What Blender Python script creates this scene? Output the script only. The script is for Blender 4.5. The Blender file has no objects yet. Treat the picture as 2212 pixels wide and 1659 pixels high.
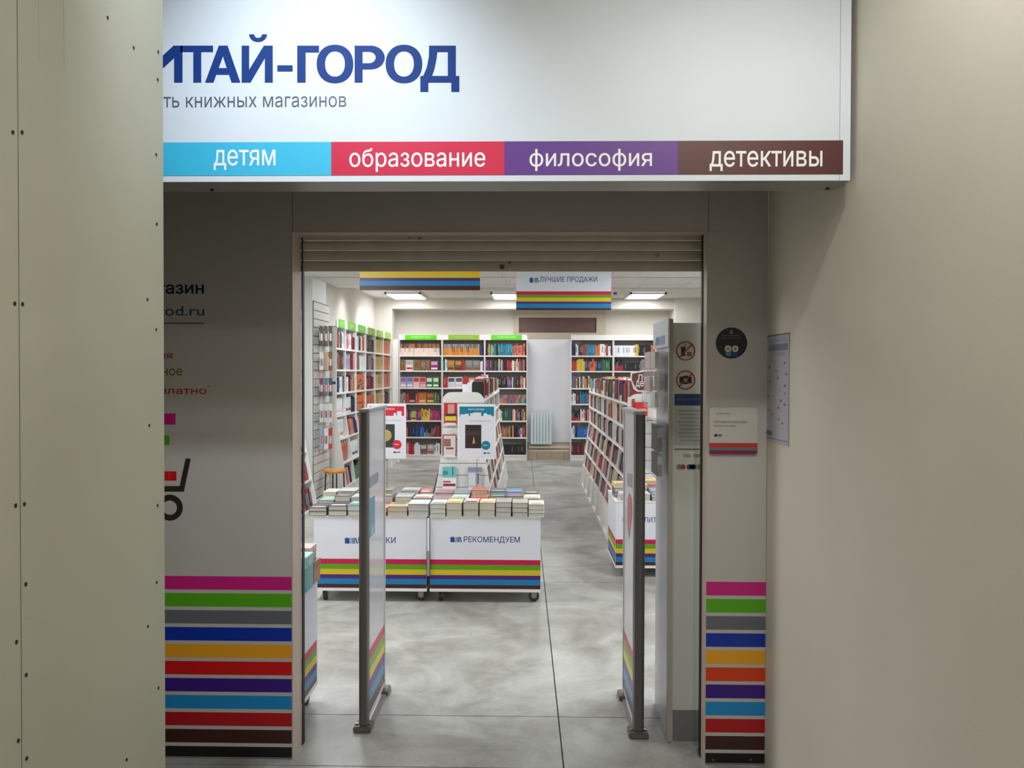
import bpy, bmesh, math, random
from mathutils import Vector, Matrix
random.seed(7)
SC = bpy.context.scene
COL = SC.collection
# ------------------------------------------------------------------ camera
FPX = 1750.0
CAMZ = 1.65
VPX, VPY = 1141.0, 804.0
cam_d = bpy.data.cameras.new('camera'); cam = bpy.data.objects.new('camera', cam_d); COL.objects.link(cam)
cam_d.sensor_width = 36.0; cam_d.lens = 36.0*FPX/2212.0; cam_d.clip_start = 0.02; cam_d.clip_end = 100
yaw = math.atan((VPX-1106)/FPX); pit = -math.atan((829.5-VPY)/FPX); roll = math.radians(0.15)
RM = Matrix.Rotation(yaw, 4, 'Z') @ Matrix.Rotation(math.pi/2+pit, 4, 'X') @ Matrix.Rotation(roll, 4, 'Z')
cam.matrix_world = Matrix.Translation((0, 0, CAMZ)) @ RM
SC.camera = cam
def ray(px, py):
    return (RM.to_3x3() @ Vector(((px-1106)/FPX, -(py-829.5)/FPX, -1))).normalized()
def at(px, py, Y):                       # where the sight line meets the plane y = Y
    d = ray(px, py); t = Y/d.y
    return Vector((t*d.x, Y, CAMZ+t*d.z))
def atx(px, py, X):
    d = ray(px, py); t = X/d.x
    return Vector((X, t*d.y, CAMZ+t*d.z))
def rect(x0, y0, x1, y1, Y):             # pixel rectangle -> X0, X1, Z0, Z1 on plane Y
    a = at(x0, y0, Y); b = at(x1, y0, Y); c = at(x0, y1, Y); d = at(x1, y1, Y)
    return ((a.x+c.x)/2, (b.x+d.x)/2, (c.z+d.z)/2, (a.z+b.z)/2)
def pix(v):
    q = RM.to_3x3().transposed() @ (Vector(v)-Vector((0, 0, CAMZ)))
    return (1106+FPX*q.x/-q.z, 829.5-FPX*q.y/-q.z, -q.z)
# ------------------------------------------------------------------ world, light, exposure
SC.view_settings.view_transform = 'Standard'; SC.view_settings.look = 'None'
SC.view_settings.gamma = 1.0; SC.view_settings.use_curve_mapping = False
SC.view_settings.exposure = 0.0
w = bpy.data.worlds.new('world'); SC.world = w; w.use_nodes = True
w.node_tree.nodes['Background'].inputs[0].default_value = (0.80, 0.80, 0.74, 1)   # the dim mall corridor behind
w.node_tree.nodes['Background'].inputs[1].default_value = 0.34
def area(name, loc, sx, sy, power, col, rot=(0, 0, 0), spread=180):
    l = bpy.data.lights.new(name, 'AREA'); l.shape = 'RECTANGLE'; l.size = sx; l.size_y = sy
    l.energy = power; l.color = col; l.spread = math.radians(spread)
    o = bpy.data.objects.new(name, l); o.location = loc; o.rotation_euler = rot; COL.objects.link(o); return o
def spot(name, loc, target, power, col, ang, blend=0.6, size=0.05):
    l = bpy.data.lights.new(name, 'SPOT'); l.energy = power; l.color = col
    l.spot_size = math.radians(ang); l.spot_blend = blend; l.shadow_soft_size = size
    o = bpy.data.objects.new(name, l); o.location = loc
    o.rotation_euler = (Vector(target)-Vector(loc)).to_track_quat('-Z', 'Y').to_euler(); COL.objects.link(o); return o
CORR = (1.0, 0.97, 0.88)
area('corridor_lamp', (0.25, 0.35, 3.22), 1.1, 0.3, 13, CORR)
spot('corridor_downlight', (0.74, 1.36, 3.18), (0.98, 1.40, 0.0), 52, (1.0, 0.99, 0.93), 168, 0.6, 0.05)
spot('sign_spot', (-0.66, 1.60, 3.18), (-0.68, 2.5, 2.24), 70, (0.82, 0.91, 1.0), 84, 1.0, 0.04)
SHOP = (0.95, 0.98, 1.0)
LIGHTS = []                              # (x, y, sx, sy) of the shop's ceiling troffers
for yy in (4.9, 7.7):
    for xx in (-1.9, 1.8): LIGHTS.append((xx, yy, 0.6, 1.15, 2.78 if yy < 9.6 else 2.9))
for xx in (-1.6, 0.2, 2.0): LIGHTS.append((xx, 11.0, 0.6, 1.15, 2.9))
PW = {4.9: 50, 7.7: 48, 11.0: 32}
for (x, y, sx, sy, zz) in LIGHTS:
    area('shop_troffer_light', (x, y, zz-0.035), sx-.06, sy-.06, PW[y], SHOP)
BACKL = [(845, 913, 0.65), (1061, 1118, .6), (1353, 1432, 1.0)]
for a, b, k in BACKL:
    p0 = at((a+b)/2, 637, 14.35)
    area('shop_troffer_light', (p0.x, 14.35, 2.985), .58, .95, 21, SHOP)
for yy in (12.35, 13.7):
    spot('wall_spot', (-2.35, yy, 2.97), (-2.85, yy, 2.1), 26, (1, 1, 1), 95, 1.0, 0.10)

# ------------------------------------------------------------------ materials
def s2l(c):
    return tuple((v/255.0/12.92) if v/255.0 <= 0.04045 else ((v/255.0+0.055)/1.055)**2.4 for v in c)
MATS = {}
def mat(name, rgb, rough=0.5, metal=0.0, spec=0.5, noise=None, bump=None, emit=None, alpha=None, coat=0):
    if name in MATS: return MATS[name]
    m = bpy.data.materials.new(name); m.use_nodes = True; nt = m.node_tree; b = nt.nodes['Principled BSDF']
    c = s2l(rgb); b.inputs['Base Color'].default_value = (*c, 1)
    b.inputs['Roughness'].default_value = rough; b.inputs['Metallic'].default_value = metal
    b.inputs['Specular IOR Level'].default_value = spec
    b.inputs['Coat Weight'].default_value = coat
    tc = nt.nodes.new('ShaderNodeTexCoord')
    if noise:                            # (scale, amount, detail)
        n = nt.nodes.new('ShaderNodeTexNoise'); n.inputs['Scale'].default_value = noise[0]; n.inputs['Detail'].default_value = noise[2]
        nt.links.new(tc.outputs['Object'], n.inputs['Vector'])
        r = nt.nodes.new('ShaderNodeMapRange'); r.inputs[1].default_value = .3; r.inputs[2].default_value = .7
        r.inputs[3].default_value = 1-noise[1]; r.inputs[4].default_value = 1+noise[1]
        nt.links.new(n.outputs['Fac'], r.inputs[0])
        mx = nt.nodes.new('ShaderNodeVectorMath'); mx.operation = 'SCALE'; mx.inputs[0].default_value = c
        nt.links.new(r.outputs[0], mx.inputs['Scale']); nt.links.new(mx.outputs[0], b.inputs['Base Color'])
    if bump:                             # (scale, distance)
        n2 = nt.nodes.new('ShaderNodeTexNoise'); n2.inputs['Scale'].default_value = bump[0]; n2.inputs['Detail'].default_value = 4
        nt.links.new(tc.outputs['Object'], n2.inputs['Vector'])
        bp = nt.nodes.new('ShaderNodeBump'); bp.inputs['Distance'].default_value = bump[1]; bp.inputs['Strength'].default_value = .5
        nt.links.new(n2.outputs['Fac'], bp.inputs['Height']); nt.links.new(bp.outputs[0], b.inputs['Normal'])
    if emit:
        b.inputs['Emission Color'].default_value = (1, 1, 1, 1); b.inputs['Emission Strength'].default_value = emit
    if alpha is not None:
        b.inputs['Alpha'].default_value = alpha
    MATS[name] = m
    return m
white = mat('white laminate', (226, 228, 238), .35, noise=(3, .02, 2))
shelfw = mat('white shelf board', (238, 236, 232), .4)
backp = mat('grey back panel', (196, 192, 186), .6)
plaster = mat('shop plaster', (216, 211, 202), .8, noise=(1.5, .03, 4), bump=(60, .002))
ceilm = mat('ceiling tile', (224, 223, 218), .85, noise=(40, .03, 3), bump=(90, .002))
gridm = mat('ceiling grid', (212, 210, 204), .5)
partm = mat('cream chipboard', (172, 171, 153), .6, noise=(2.2, .05, 6), bump=(180, .0008))
rightm = mat('beige partition paint', (232, 225, 211), .6, noise=(1.4, .04, 5), bump=(120, .0006))
facade = mat('white facade panel', (194, 189, 183), .35, noise=(2, .02, 3))
revealm = mat('beige reveal', (196, 180, 168), .4)
signw = mat('sign white film', (214, 222, 232), .55, noise=(6, .015, 3))
screwm = mat('dark screw', (40, 38, 34), .5, .3)
black = mat('black plastic', (18, 18, 18), .4)
seamm = mat('dark seam', (70, 62, 52), .9)
shutm = mat('cream metal slat', (196, 188, 170), .45, .1, noise=(9, .06, 5))
rust = mat('rust stain', (130, 92, 62), .8, noise=(60, .2, 4))
alu = mat('brushed aluminium', (150, 148, 146), .35, .6, noise=(30, .03, 3))
darkalu = mat('dark grey aluminium', (104, 99, 96), .42, .35, noise=(20, .04, 3))
steel = mat('steel', (150, 150, 150), .3, .9)
rubber = mat('caster rubber', (48, 48, 50), .6)
blue = mat('print navy blue', (10, 54, 128), .6, spec=.25)
blue2 = mat('print blue', (20, 76, 150), .4)
grayt = mat('print grey', (84, 80, 104), .45)
whitet = mat('print white', (240, 240, 242), .4)
page = mat('paper pages', (176, 173, 166), .85, noise=(240, .10, 2))
paper = mat('white paper', (220, 222, 232), .5)
acryl = None
C6 = [('stripe crimson', (196, 10, 72)), ('stripe green', (92, 158, 22)), ('stripe yellow', (214, 188, 26)),
      ('stripe violet', (76, 28, 116)), ('stripe azure', (8, 124, 182)), ('stripe maroon', (66, 22, 26))]
C6M = [mat(n, c, .35) for n, c in C6]
C11 = [('band pink', (206, 28, 128)), ('band green', (86, 172, 18)), ('band grey', (104, 106, 114)), ('band blue', (4, 48, 168)),
       ('band amber', (238, 166, 32)), ('band red', (214, 14, 18)), ('band violet', (60, 18, 132)), ('band azure', (22, 140, 208)),
       ('band crimson', (184, 8, 22)), ('band dark brown', (62, 26, 20)), ('band black', (14, 14, 16))]
C11M = [mat(n, c, .35) for n, c in C11]
orangered = mat('band orange red', (222, 62, 10), .35)

# glassy acrylic
def glassy(name, tint, amount):
    m = bpy.data.materials.new(name); m.use_nodes = True; nt = m.node_tree
    out = nt.nodes['Material Output']; b = nt.nodes['Principled BSDF']
    b.inputs['Base Color'].default_value = (*s2l(tint), 1); b.inputs['Roughness'].default_value = .12
    t = nt.nodes.new('ShaderNodeBsdfTransparent'); mx = nt.nodes.new('ShaderNodeMixShader'); mx.inputs[0].default_value = amount
    nt.links.new(t.outputs[0], mx.inputs[1]); nt.links.new(b.outputs[0], mx.inputs[2]); nt.links.new(mx.outputs[0], out.inputs[0])
    return m
acryl = glassy('clear acrylic', (225, 230, 232), .32)
milky = glassy('milky acrylic film', (232, 234, 242), .86)
# concrete floor
def concrete():
    m = bpy.data.materials.new('polished concrete'); m.use_nodes = True; nt = m.node_tree; b = nt.nodes['Principled BSDF']
    tc = nt.nodes.new('ShaderNodeTexCoord'); mp = nt.nodes.new('ShaderNodeMapping'); mp.inputs['Scale'].default_value = (1, 1, 1)
    nt.links.new(tc.outputs['Object'], mp.inputs[0])
    def nz(sc, det, dist, rough=.6):
        n = nt.nodes.new('ShaderNodeTexNoise'); n.inputs['Scale'].default_value = sc; n.inputs['Detail'].default_value = det
        n.inputs['Distortion'].default_value = dist; n.inputs['Roughness'].default_value = rough
        nt.links.new(mp.outputs[0], n.inputs['Vector']); return n
    a = nz(1.3, 7, .9); c2 = nz(3.0, 9, 1.2, .62); g = nz(60, 3, 0)
    r = nt.nodes.new('ShaderNodeValToRGB'); r.color_ramp.elements[0].position = .40; r.color_ramp.elements[1].position = .60
    r.color_ramp.elements[0].color = (*s2l((136, 133, 126)), 1); r.color_ramp.elements[1].color = (*s2l((184, 185, 181)), 1)
    add = nt.nodes.new('ShaderNodeMath'); add.operation = 'MULTIPLY_ADD'; add.inputs[1].default_value = .38
    m1 = nt.nodes.new('ShaderNodeMath'); m1.operation = 'MULTIPLY'; m1.inputs[1].default_value = .56
    nt.links.new(a.outputs['Fac'], m1.inputs[0]); nt.links.new(c2.outputs['Fac'], add.inputs[0]); nt.links.new(m1.outputs[0], add.inputs[2])
    ad2 = nt.nodes.new('ShaderNodeMath'); ad2.operation = 'MULTIPLY_ADD'; ad2.inputs[1].default_value = .08
    nt.links.new(g.outputs['Fac'], ad2.inputs[0]); nt.links.new(add.outputs[0], ad2.inputs[2])
    nt.links.new(ad2.outputs[0], r.inputs[0]); nt.links.new(r.outputs[0], b.inputs['Base Color'])
    rr = nt.nodes.new('ShaderNodeMapRange'); rr.inputs[3].default_value = .28; rr.inputs[4].default_value = .5
    nt.links.new(c2.outputs['Fac'], rr.inputs[0]); nt.links.new(rr.outputs[0], b.inputs['Roughness'])
    bp = nt.nodes.new('ShaderNodeBump'); bp.inputs['Distance'].default_value = .002; bp.inputs['Strength'].default_value = .3
    nt.links.new(g.outputs['Fac'], bp.inputs['Height']); nt.links.new(bp.outputs[0], b.inputs['Normal'])
    return m
conc = concrete()
# books: colour comes from a per-face colour attribute
def bookmat():
    m = bpy.data.materials.new('book cover'); m.use_nodes = True; nt = m.node_tree; b = nt.nodes['Principled BSDF']
    a = nt.nodes.new('ShaderNodeVertexColor'); a.layer_name = 'Col'
    nt.links.new(a.outputs[0], b.inputs['Base Color']); b.inputs['Roughness'].default_value = .38
    return m
BOOK = bookmat()

# ------------------------------------------------------------------ mesh helpers
ORG = {}                                 # world origin of every empty / object
class MB:
    def __init__(s): s.v = []; s.f = []; s.m = []; s.mats = []; s.fc = []
    def mi(s, m):
        if m not in s.mats: s.mats.append(m)
        return s.mats.index(m)
    def poly(s, pts, m): 
        n = len(s.v); s.v += [Vector(p) for p in pts]; s.f.append(list(range(n, n+len(pts)))); s.m.append(s.mi(m))
    def hexa(s, p, m, front=None):       # p: 8 points, 0-3 bottom ring, 4-7 top ring
        n = len(s.v); s.v += [Vector(q) for q in p]; k = s.mi(m)
        for q in ((0, 3, 2, 1), (4, 5, 6, 7), (0, 1, 5, 4), (1, 2, 6, 5), (2, 3, 7, 6), (3, 0, 4, 7)):
            s.f.append([n+i for i in q]); s.m.append(k)
        return s
    def box(s, x0, x1, y0, y1, z0, z1, m):
        if x1 < x0: x0, x1 = x1, x0
        if y1 < y0: y0, y1 = y1, y0
        if z1 < z0: z0, z1 = z1, z0
        return s.hexa([(x0, y0, z0), (x1, y0, z0), (x1, y1, z0), (x0, y1, z0), (x0, y0, z1), (x1, y0, z1), (x1, y1, z1), (x0, y1, z1)], m)
    def prism(s, ring, off, m):          # ring of 3d points extruded by vector off
        n = len(s.v); k = len(ring); off = Vector(off)
        s.v += [Vector(p) for p in ring]+[Vector(p)+off for p in ring]; q = s.mi(m)
        s.f.append(list(range(n, n+k))); s.m.append(q); s.f.append(list(range(n+2*k-1, n+k-1, -1))); s.m.append(q)
        for i in range(k):
            j = (i+1) % k; s.f.append([n+i, n+k+i, n+k+j, n+j]); s.m.append(q)
        return s
    def disc(s, c, r, axis, d, m, n=24, rin=None, sx=1, sy=1):  # short cylinder centred c; axis 'x','y','z'; depth d
        c = Vector(c)
        def P(a, rr, o):
            u, w2 = math.cos(a)*rr*sx, math.sin(a)*rr*sy
            return c+{'y': Vector((u, o, w2)), 'x': Vector((o, u, w2)), 'z': Vector((u, w2, o))}[axis]
        if rin is None:
            ax = {'y': Vector((0, d, 0)), 'x': Vector((d, 0, 0)), 'z': Vector((0, 0, d))}[axis]
            return s.prism([P(2*math.pi*i/n, r, -d/2) for i in range(n)], ax, m)
        for i in range(n):
            a0, a1 = 2*math.pi*i/n, 2*math.pi*(i+1)/n
            s.hexa([P(a0, rin, -d/2), P(a1, rin, -d/2), P(a1, r, -d/2), P(a0, r, -d/2), P(a0, rin, d/2), P(a1, rin, d/2), P(a1, r, d/2), P(a0, r, d/2)], m)
        return s
    def tube(s, a, b, r, m, n=10):
        a = Vector(a); b = Vector(b); d = (b-a); q = d.to_track_quat('Z', 'Y')
        return s.prism([a+q @ Vector((math.cos(2*math.pi*i/n)*r, math.sin(2*math.pi*i/n)*r, 0)) for i in range(n)], d, m)
    def build(s, name, parent=None, origin=None, bevel=0, smooth=False, **props):
        if parent is not None: o0 = ORG[parent.name]
        elif origin is not None: o0 = Vector(origin)
        else:
            xs = [v.x for v in s.v]; ys = [v.y for v in s.v]; zs = [v.z for v in s.v]
            o0 = Vector(((min(xs)+max(xs))/2, (min(ys)+max(ys))/2, min(zs)))
        me = bpy.data.meshes.new(name); me.from_pydata([tuple(v-o0) for v in s.v], [], s.f)
        for m in s.mats: me.materials.append(m)
        me.polygons.foreach_set('material_index', s.m)
        bm = bmesh.new(); bm.from_mesh(me); bmesh.ops.recalc_face_normals(bm, faces=bm.faces)
        if bevel:
            bmesh.ops.remove_doubles(bm, verts=bm.verts, dist=1e-6)
            bmesh.ops.bevel(bm, geom=[e for e in bm.edges if e.is_manifold and e.calc_face_angle(0) > .5], offset=bevel, segments=2, affect='EDGES', clamp_overlap=True)
        bm.to_mesh(me); bm.free()
        if smooth:
            for p in me.polygons: p.use_smooth = True
        o = bpy.data.objects.new(name, me); COL.objects.link(o)
        if parent is not None: o.parent = parent
        else: o.location = o0
        ORG[o.name] = o0.copy()
        for k, v in props.items(): o[k] = v
        return o
def thing(name, label, cat, loc, group=None):
    o = bpy.data.objects.new(name, None); COL.objects.link(o); o.location = loc; o.empty_display_size = .1
    o['label'] = label; o['category'] = cat
    if group: o['group'] = group
    ORG[o.name] = Vector(loc); return o
def struct(mb, name, parent=None, **kw):
    o = mb.build(name, parent, **kw)
    if parent is None: o['kind'] = 'structure'
    return o
def sempty(name, loc):
    o = bpy.data.objects.new(name, None); COL.objects.link(o); o.location = loc; o['kind'] = 'structure'; ORG[o.name] = Vector(loc); return o
from mathutils.geometry import delaunay_2d_cdt
GL = {}
def glyphs(body, spacing, n=4):
    """outlines of a line of text as [(outer, [holes])], sampled from the font curves"""
    k = (body, spacing)
    if k in GL: return GL[k]
    c = bpy.data.curves.new('t', 'FONT'); c.body = body; c.size = 1; c.space_character = spacing
    t = bpy.data.objects.new('t', c); COL.objects.link(t); dg = bpy.context.evaluated_depsgraph_get(); dg.update()
    cu = t.evaluated_get(dg).to_curve(dg); loops = []
    for sp in cu.splines:
        P = sp.bezier_points; out = []
        if len(P) < 2: continue
        for a in range(len(P)):
            p, q = P[a], P[(a+1) % len(P)]
            st = (p.handle_right-p.co).length < 1e-5 and (q.handle_left-q.co).length < 1e-5
            lin_ = st or (abs((p.handle_right-p.co).cross(q.co-p.co).z) < 1e-6 and abs((q.handle_left-q.co).cross(q.co-p.co).z) < 1e-6)
            for i in range(1 if lin_ else n):
                u = i/n if not lin_ else 0
                out.append(((1-u)**3*p.co+3*u*(1-u)**2*p.handle_right+3*u*u*(1-u)*q.handle_left+u**3*q.co).to_2d())
        A = sum(out[i].x*out[(i+1) % len(out)].y-out[(i+1) % len(out)].x*out[i].y for i in range(len(out)))/2
        if abs(A) > 1e-6: loops.append((A, out))
    t.to_curve_clear(); bpy.data.objects.remove(t); bpy.data.curves.remove(c)
    sg_ = math.copysign(1, max(loops, key=lambda l: abs(l[0]))[0])
    GL[k] = (sg_, [L for A, L in loops]); return GL[k]
def grow(L, d):
    n = len(L); out = []
    for i in range(n):
        a, b, c = L[i-1], L[i], L[(i+1) % n]; e = (b-a); f = (c-b)
        if e.length < 1e-7 or f.length < 1e-7: out.append(b.copy()); continue
        n1 = Vector((e.y, -e.x)).normalized(); n2 = Vector((f.y, -f.x)).normalized(); m_ = n1+n2
        if m_.length < .3: out.append(b+n1*d); continue
        m_.normalize(); out.append(b+m_*(d/max(.45, m_.dot(n1))))
    return out
def text(body, m, parent, x0, x1, z0, z1, y, bold=0.0, depth=.0008, face='-y', name='lettering', spacing=1.0):
    """flat printed lettering fitted into the box x0..x1, z0..z1 at plane y (glyph extents incl. descenders)"""
    sg_, loops = glyphs(body, spacing)
    al = [p for L in loops for p in L]; a, b = min(p.x for p in al), max(p.x for p in al); c0, d0 = min(p.y for p in al), max(p.y for p in al)
    o0 = ORG[parent.name]; V = []; F = []
    G = [grow(L, bold*sg_) for L in loops]; bb_ = [(min(p.x for p in L), max(p.x for p in L)) for L in G]
    def wind(p, LL):
        w_ = 0
        for L in LL:
            for i in range(len(L)):
                q, r = L[i-1], L[i]
                if (q.y <= p.y) != (r.y <= p.y):
                    cr = (r.x-q.x)*(p.y-q.y)-(p.x-q.x)*(r.y-q.y)
                    if q.y <= p.y and cr > 0: w_ += 1
                    elif q.y > p.y and cr < 0: w_ -= 1
        return w_
    order = sorted(range(len(G)), key=lambda i: bb_[i][0]); clusters = []
    for i in order:                      # contours that overlap in x are triangulated together
        if clusters and bb_[i][0] < clusters[-1][1]: clusters[-1][0].append(i); clusters[-1][1] = max(clusters[-1][1], bb_[i][1])
        else: clusters.append([[i], bb_[i][1]])
    for ids, _ in clusters:
        vs = []; es = []
        for i in ids:
            n = len(vs); vs += G[i]; es += [(n+k, n+(k+1) % len(G[i])) for k in range(len(G[i]))]
        ov, oe, of, _a, _b, _c = delaunay_2d_cdt(vs, es, [], 0, 1e-6); n = len(V)
        for p in ov:
            X = x0+(x1-x0)*(p.x-a)/(b-a); Z = z0+(z1-z0)*(p.y-c0)/(d0-c0); dd = -depth
            V.append(Vector((X, y+dd, Z))-o0 if face == '-y' else (Vector((y-dd, X, Z)) if face == '+x' else Vector((y+dd, X, Z)))-o0)
        for f in of:
            c_ = sum((ov[k] for k in f), Vector((0, 0)))/len(f)
            if wind(c_, [G[i] for i in ids]) != 0: F.append([n+k for k in f])
    me = bpy.data.meshes.new(name); me.from_pydata([tuple(v) for v in V], [], F); me.materials.append(m)
    o = bpy.data.objects.new(name, me); COL.objects.link(o); o.parent = parent; ORG[o.name] = o0.copy()
    return o
def ptext(body, m, parent, px0, py0, px1, py1, Y, **k):
    x0, x1, z0, z1 = rect(px0, py0, px1, py1, Y); return text(body, m, parent, x0, x1, z0, z1, Y, **k)
def logo(parent, x0, x1, z0, z1, y, m=blue2, face='-y', name='emblem'):
    mb = MB(); w_ = x1-x0; h = z1-z0
    def q(a, b, c, d, m=m):              # slanted bar: bottom a..b, top c..d in fractions
        pts = [(x0+w_*a, z0), (x0+w_*b, z0), (x0+w_*d, z1), (x0+w_*c, z1)]
        if face == '-y': mb.prism([(p[0], y-.0009, p[1]) for p in pts], (0, .0012, 0), m)
        elif face == '+x': mb.prism([(y+.0009, p[0], p[1]) for p in pts], (-.0012, 0, 0), m)
        else: mb.prism([(y-.0009, p[0], p[1]) for p in pts], (.0012, 0, 0), m)
    q(0, .36, 0, .36); q(.42, .47, .47, .52); q(.56, .62, .56, .62); q(.66, .74, .66, .74); q(.80, .84, .76, .80); q(.92, 1, .80, .88)
    return mb.build(name, parent)
def P_box(px0, py0, px1, py1, Y, d, m, mb=None):
    x0, x1, z0, z1 = rect(px0, py0, px1, py1, Y); mb = mb or MB(); mb.box(x0, x1, Y, Y+d, z0, z1, m); return mb

# ================================================================== THE SETTING
YF = 3.405                                # plane of the shop front
fl = sempty('floor', (0, 5, 0))
JX = .118
xs = [-6.0, -3.0, None, 3.1, 6.0]; ysl = [-4, 0.5, 3.352, 3.86, 6.36, 9.4, 12.4, 15.8]
def jx(y): return .178-.0075*y
for j in range(len(ysl)-1):
    for i in range(4):
        g = .003
        def X(k, y): return jx(y) if xs[k] is None else xs[k]
        y0, y1 = ysl[j]+g, ysl[j+1]-g
        a0, b0, a1, b1 = X(i, y0)+g, X(i+1, y0)-g, X(i, y1)+g, X(i+1, y1)-g
        MB().hexa([(a0, y0, -.06), (b0, y0, -.06), (b1, y1, -.06), (a1, y1, -.06), (a0, y0, 0), (b0, y0, 0), (b1, y1, 0), (a1, y1, 0)], conc).build('floor_slab', fl)
MB().box(-6, 6, -4, 15.8, -.1, -.012, mat('joint filler', (96, 92, 84), .9)).build('floor_bed', fl)

# corridor partitions and ceiling
wl = sempty('wall_left', (-1, 0, 0))
sy_ = atx(42, 800, -1.0).y
MB().box(-1.03, -1.0, sy_+.0015, 2.205, 0, 3.3, partm).build('chipboard_panel', wl)
MB().box(-1.03, -1.0, -0.7, sy_-.0015, 0, 3.3, partm).build('chipboard_panel', wl)
MB().box(-1.034, -1.004, sy_-.003, sy_+.003, 0, 3.3, seamm).build('panel_seam', wl)
for (sx, sy) in [(27, 286), (47, 286), (31, 656), (48, 657), (33, 1092), (52, 1089), (55, 1262), (35, 1387), (56, 1458), (39, 1600), (57, 1638), (232, 38), (288, 103),
                 (341, 112), (340, 172), (337, 334), (338, 484), (318, 647), (337, 712), (322, 919), (340, 1092), (338, 1258), (319, 1353), (342, 1486), (273, 1641)]:
    p = atx(sx, sy, -1.0); MB().disc((-.9995, p.y, p.z), .0042, 'x', .003, screwm, 8, sx=.8).build('screw', wl)
# stains on the board, dribbling down from above
st = mat('drip stain', (176, 164, 138), .6, noise=(20, .08, 3))
for px, y0, y1 in ((138, 0, 165), (83, 0, 130)):
    a = atx(px, y0, -1.0); b = atx(px, y1, -1.0); MB().prism([(-.9998, a.y-.002, 3.2), (-.9998, a.y+.002, 3.2), (-.9998, b.y+.0006, b.z)], (.0003, 0, 0), st).build('drip_stain', wl)
wr = MB().box(1.0, 1.05, -0.7, YF, 0, 3.3, rightm); wro = struct(wr, 'wall_right')
struct(MB().box(-1.03, 1.05, -0.4, 2.508, 3.3, 3.34, plaster), 'ceiling_corridor')
struct(MB().box(-2.4, -2.36, 2.2, YF, 0, 3.34, facade), 'trim_1')
struct(MB().box(-2.4, -1.03, 2.16, 2.204, 0, 3.34, partm), 'trim_2')

# shop front wall : opening X -1.003 .. .757, z .. 2.249
wf = sempty('wall_front', (0, YF, 0))
OX0, OX1, OZ = at(632, 1100, YF).x, at(1524.5, 1100, YF).x, at(1080, 501, YF).z
TH = .13; THR = .062
def panel_grid(x0, x1, z0, z1, y0, y1, bands, m):   # face with printed bands [(zlo, zhi, mat)]
    mb = MB(); cur = z0
    for lo, hi, bm_ in sorted(bands, key=lambda b: b[0]):
        if lo > cur+1e-5: mb.box(x0, x1, y0, y1, cur, lo, m)
        mb.box(x0, x1, y0, y1, max(lo, z0), hi, m); mb.m[-4] = mb.mi(bm_)   # the face towards the camera only
        cur = hi
    if cur < z1: mb.box(x0, x1, y0, y1, cur, z1, m)
    return mb
def bands11(xl, xr, yl, pitch, h, mats):
    out = []
    for i in range(11):
        ytop = yl+i*pitch
        x0, x1, z0, z1 = rect(xl, ytop, xr, ytop+h, YF); out.append((max(z0, .006), z1, mats[i]))
    return out
L_b = bands11(352, 632, 1245, 36.75, 29, C11M)
matsR = list(C11M); matsR[5] = orangered
R_b = bands11(1525, 1632, 1257, 37.0, 29.5, matsR)
xs0 = at(1531, 450, YF).x; xr1 = .998
lp = panel_grid(-2.36, OX0, .004, 3.3, YF, YF+TH, L_b, facade).build('left_panel', wf)
rp = panel_grid(OX1, xr1, .004, OZ, YF, YF+THR, R_b, facade).build('right_panel', wf)
MB().box(OX0+.0025, xs0-.001, YF, YF+TH, OZ, 3.3, facade).build('lintel_panel', wf)
MB().box(xs0+.001, xr1, YF, YF+TH, OZ+.0005, 3.3, facade).build('lintel_panel', wf)
MB().box(OX0-.001, OX0+.0006, YF+.004, YF+TH, 0, OZ, revealm).build('reveal', wf)
MB().box(OX0-.004, OX0+.001, YF-.0015, YF+.003, 0, OZ, revealm).build('corner_profile', wf)
MB().box(OX1-.001, OX1+.001, YF+.004, YF+THR, 0, OZ, revealm).build('reveal', wf)
MB().box(OX1-.001, OX1+.004, YF-.0015, YF+.003, 0, OZ, revealm).build('corner_profile', wf)
MB().box(OX0, OX1, YF+.003, YF+TH, OZ-.001, OZ+.0004, revealm).build('reveal', wf)
MB().box(OX0-.002, OX1+.002, YF-.0015, YF+.003, OZ-.002, OZ+.004, revealm).build('corner_profile', wf)
# little screws in the black band on the right
for px in (1540, 1622):
    p = at(px, 1641, YF); MB().disc((p.x, YF-.001, p.z), .004, 'y', .003, steel, 10).build('screw', rp)
# printing on the left panel
navy = mat('print dark navy', (22, 26, 74), .4); teal = mat('print teal', (20, 82, 116), .4); pinkp = mat('print magenta', (176, 22, 66), .4)
olive = mat('print olive', (92, 108, 20), .4); redp = mat('print red', (182, 34, 22), .4); dk = mat('print dark brown', (46, 34, 34), .4)
ptext('интернет-магазин', navy, lp, 108, 615, 440, 641, YF, bold=.018)
ptext('chitai-gorod.ru', teal, lp, 202, 661, 441, 688, YF, bold=.006)
P_box(202, 697, 441, 699.2, YF-.0008, .001, teal).build('underline', lp)
ptext('удобная акция', pinkp, lp, 176, 759, 372, 779, YF, bold=.008)
ptext('выгодное', olive, lp, 274, 796, 394, 815, YF, bold=.008)
ptext('бесплатно', redp, lp, 290, 836, 446, 851, YF, bold=.008); ptext('*', redp, lp, 448, 832, 454, 838, YF)
for (a, b, c, d, m) in ((300, 893, 379, 917, C11M[0]), (320, 940, 366, 961, C11M[1]), (300, 986, 353.5, 1013, C11M[3]), (300, 1018, 381, 1038, C11M[5])):
    P_box(a, b, c, d, YF-.0009, .0012, m).build('printed_parcel', lp)
ptext('[ ]', mat('print light red', (220, 90, 70), .4), lp, 354, 1023, 366, 1034, YF-.001)
mb = MB()
def PP(*pts): return [at(x, y, YF-.0009) for x, y in pts]
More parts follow.
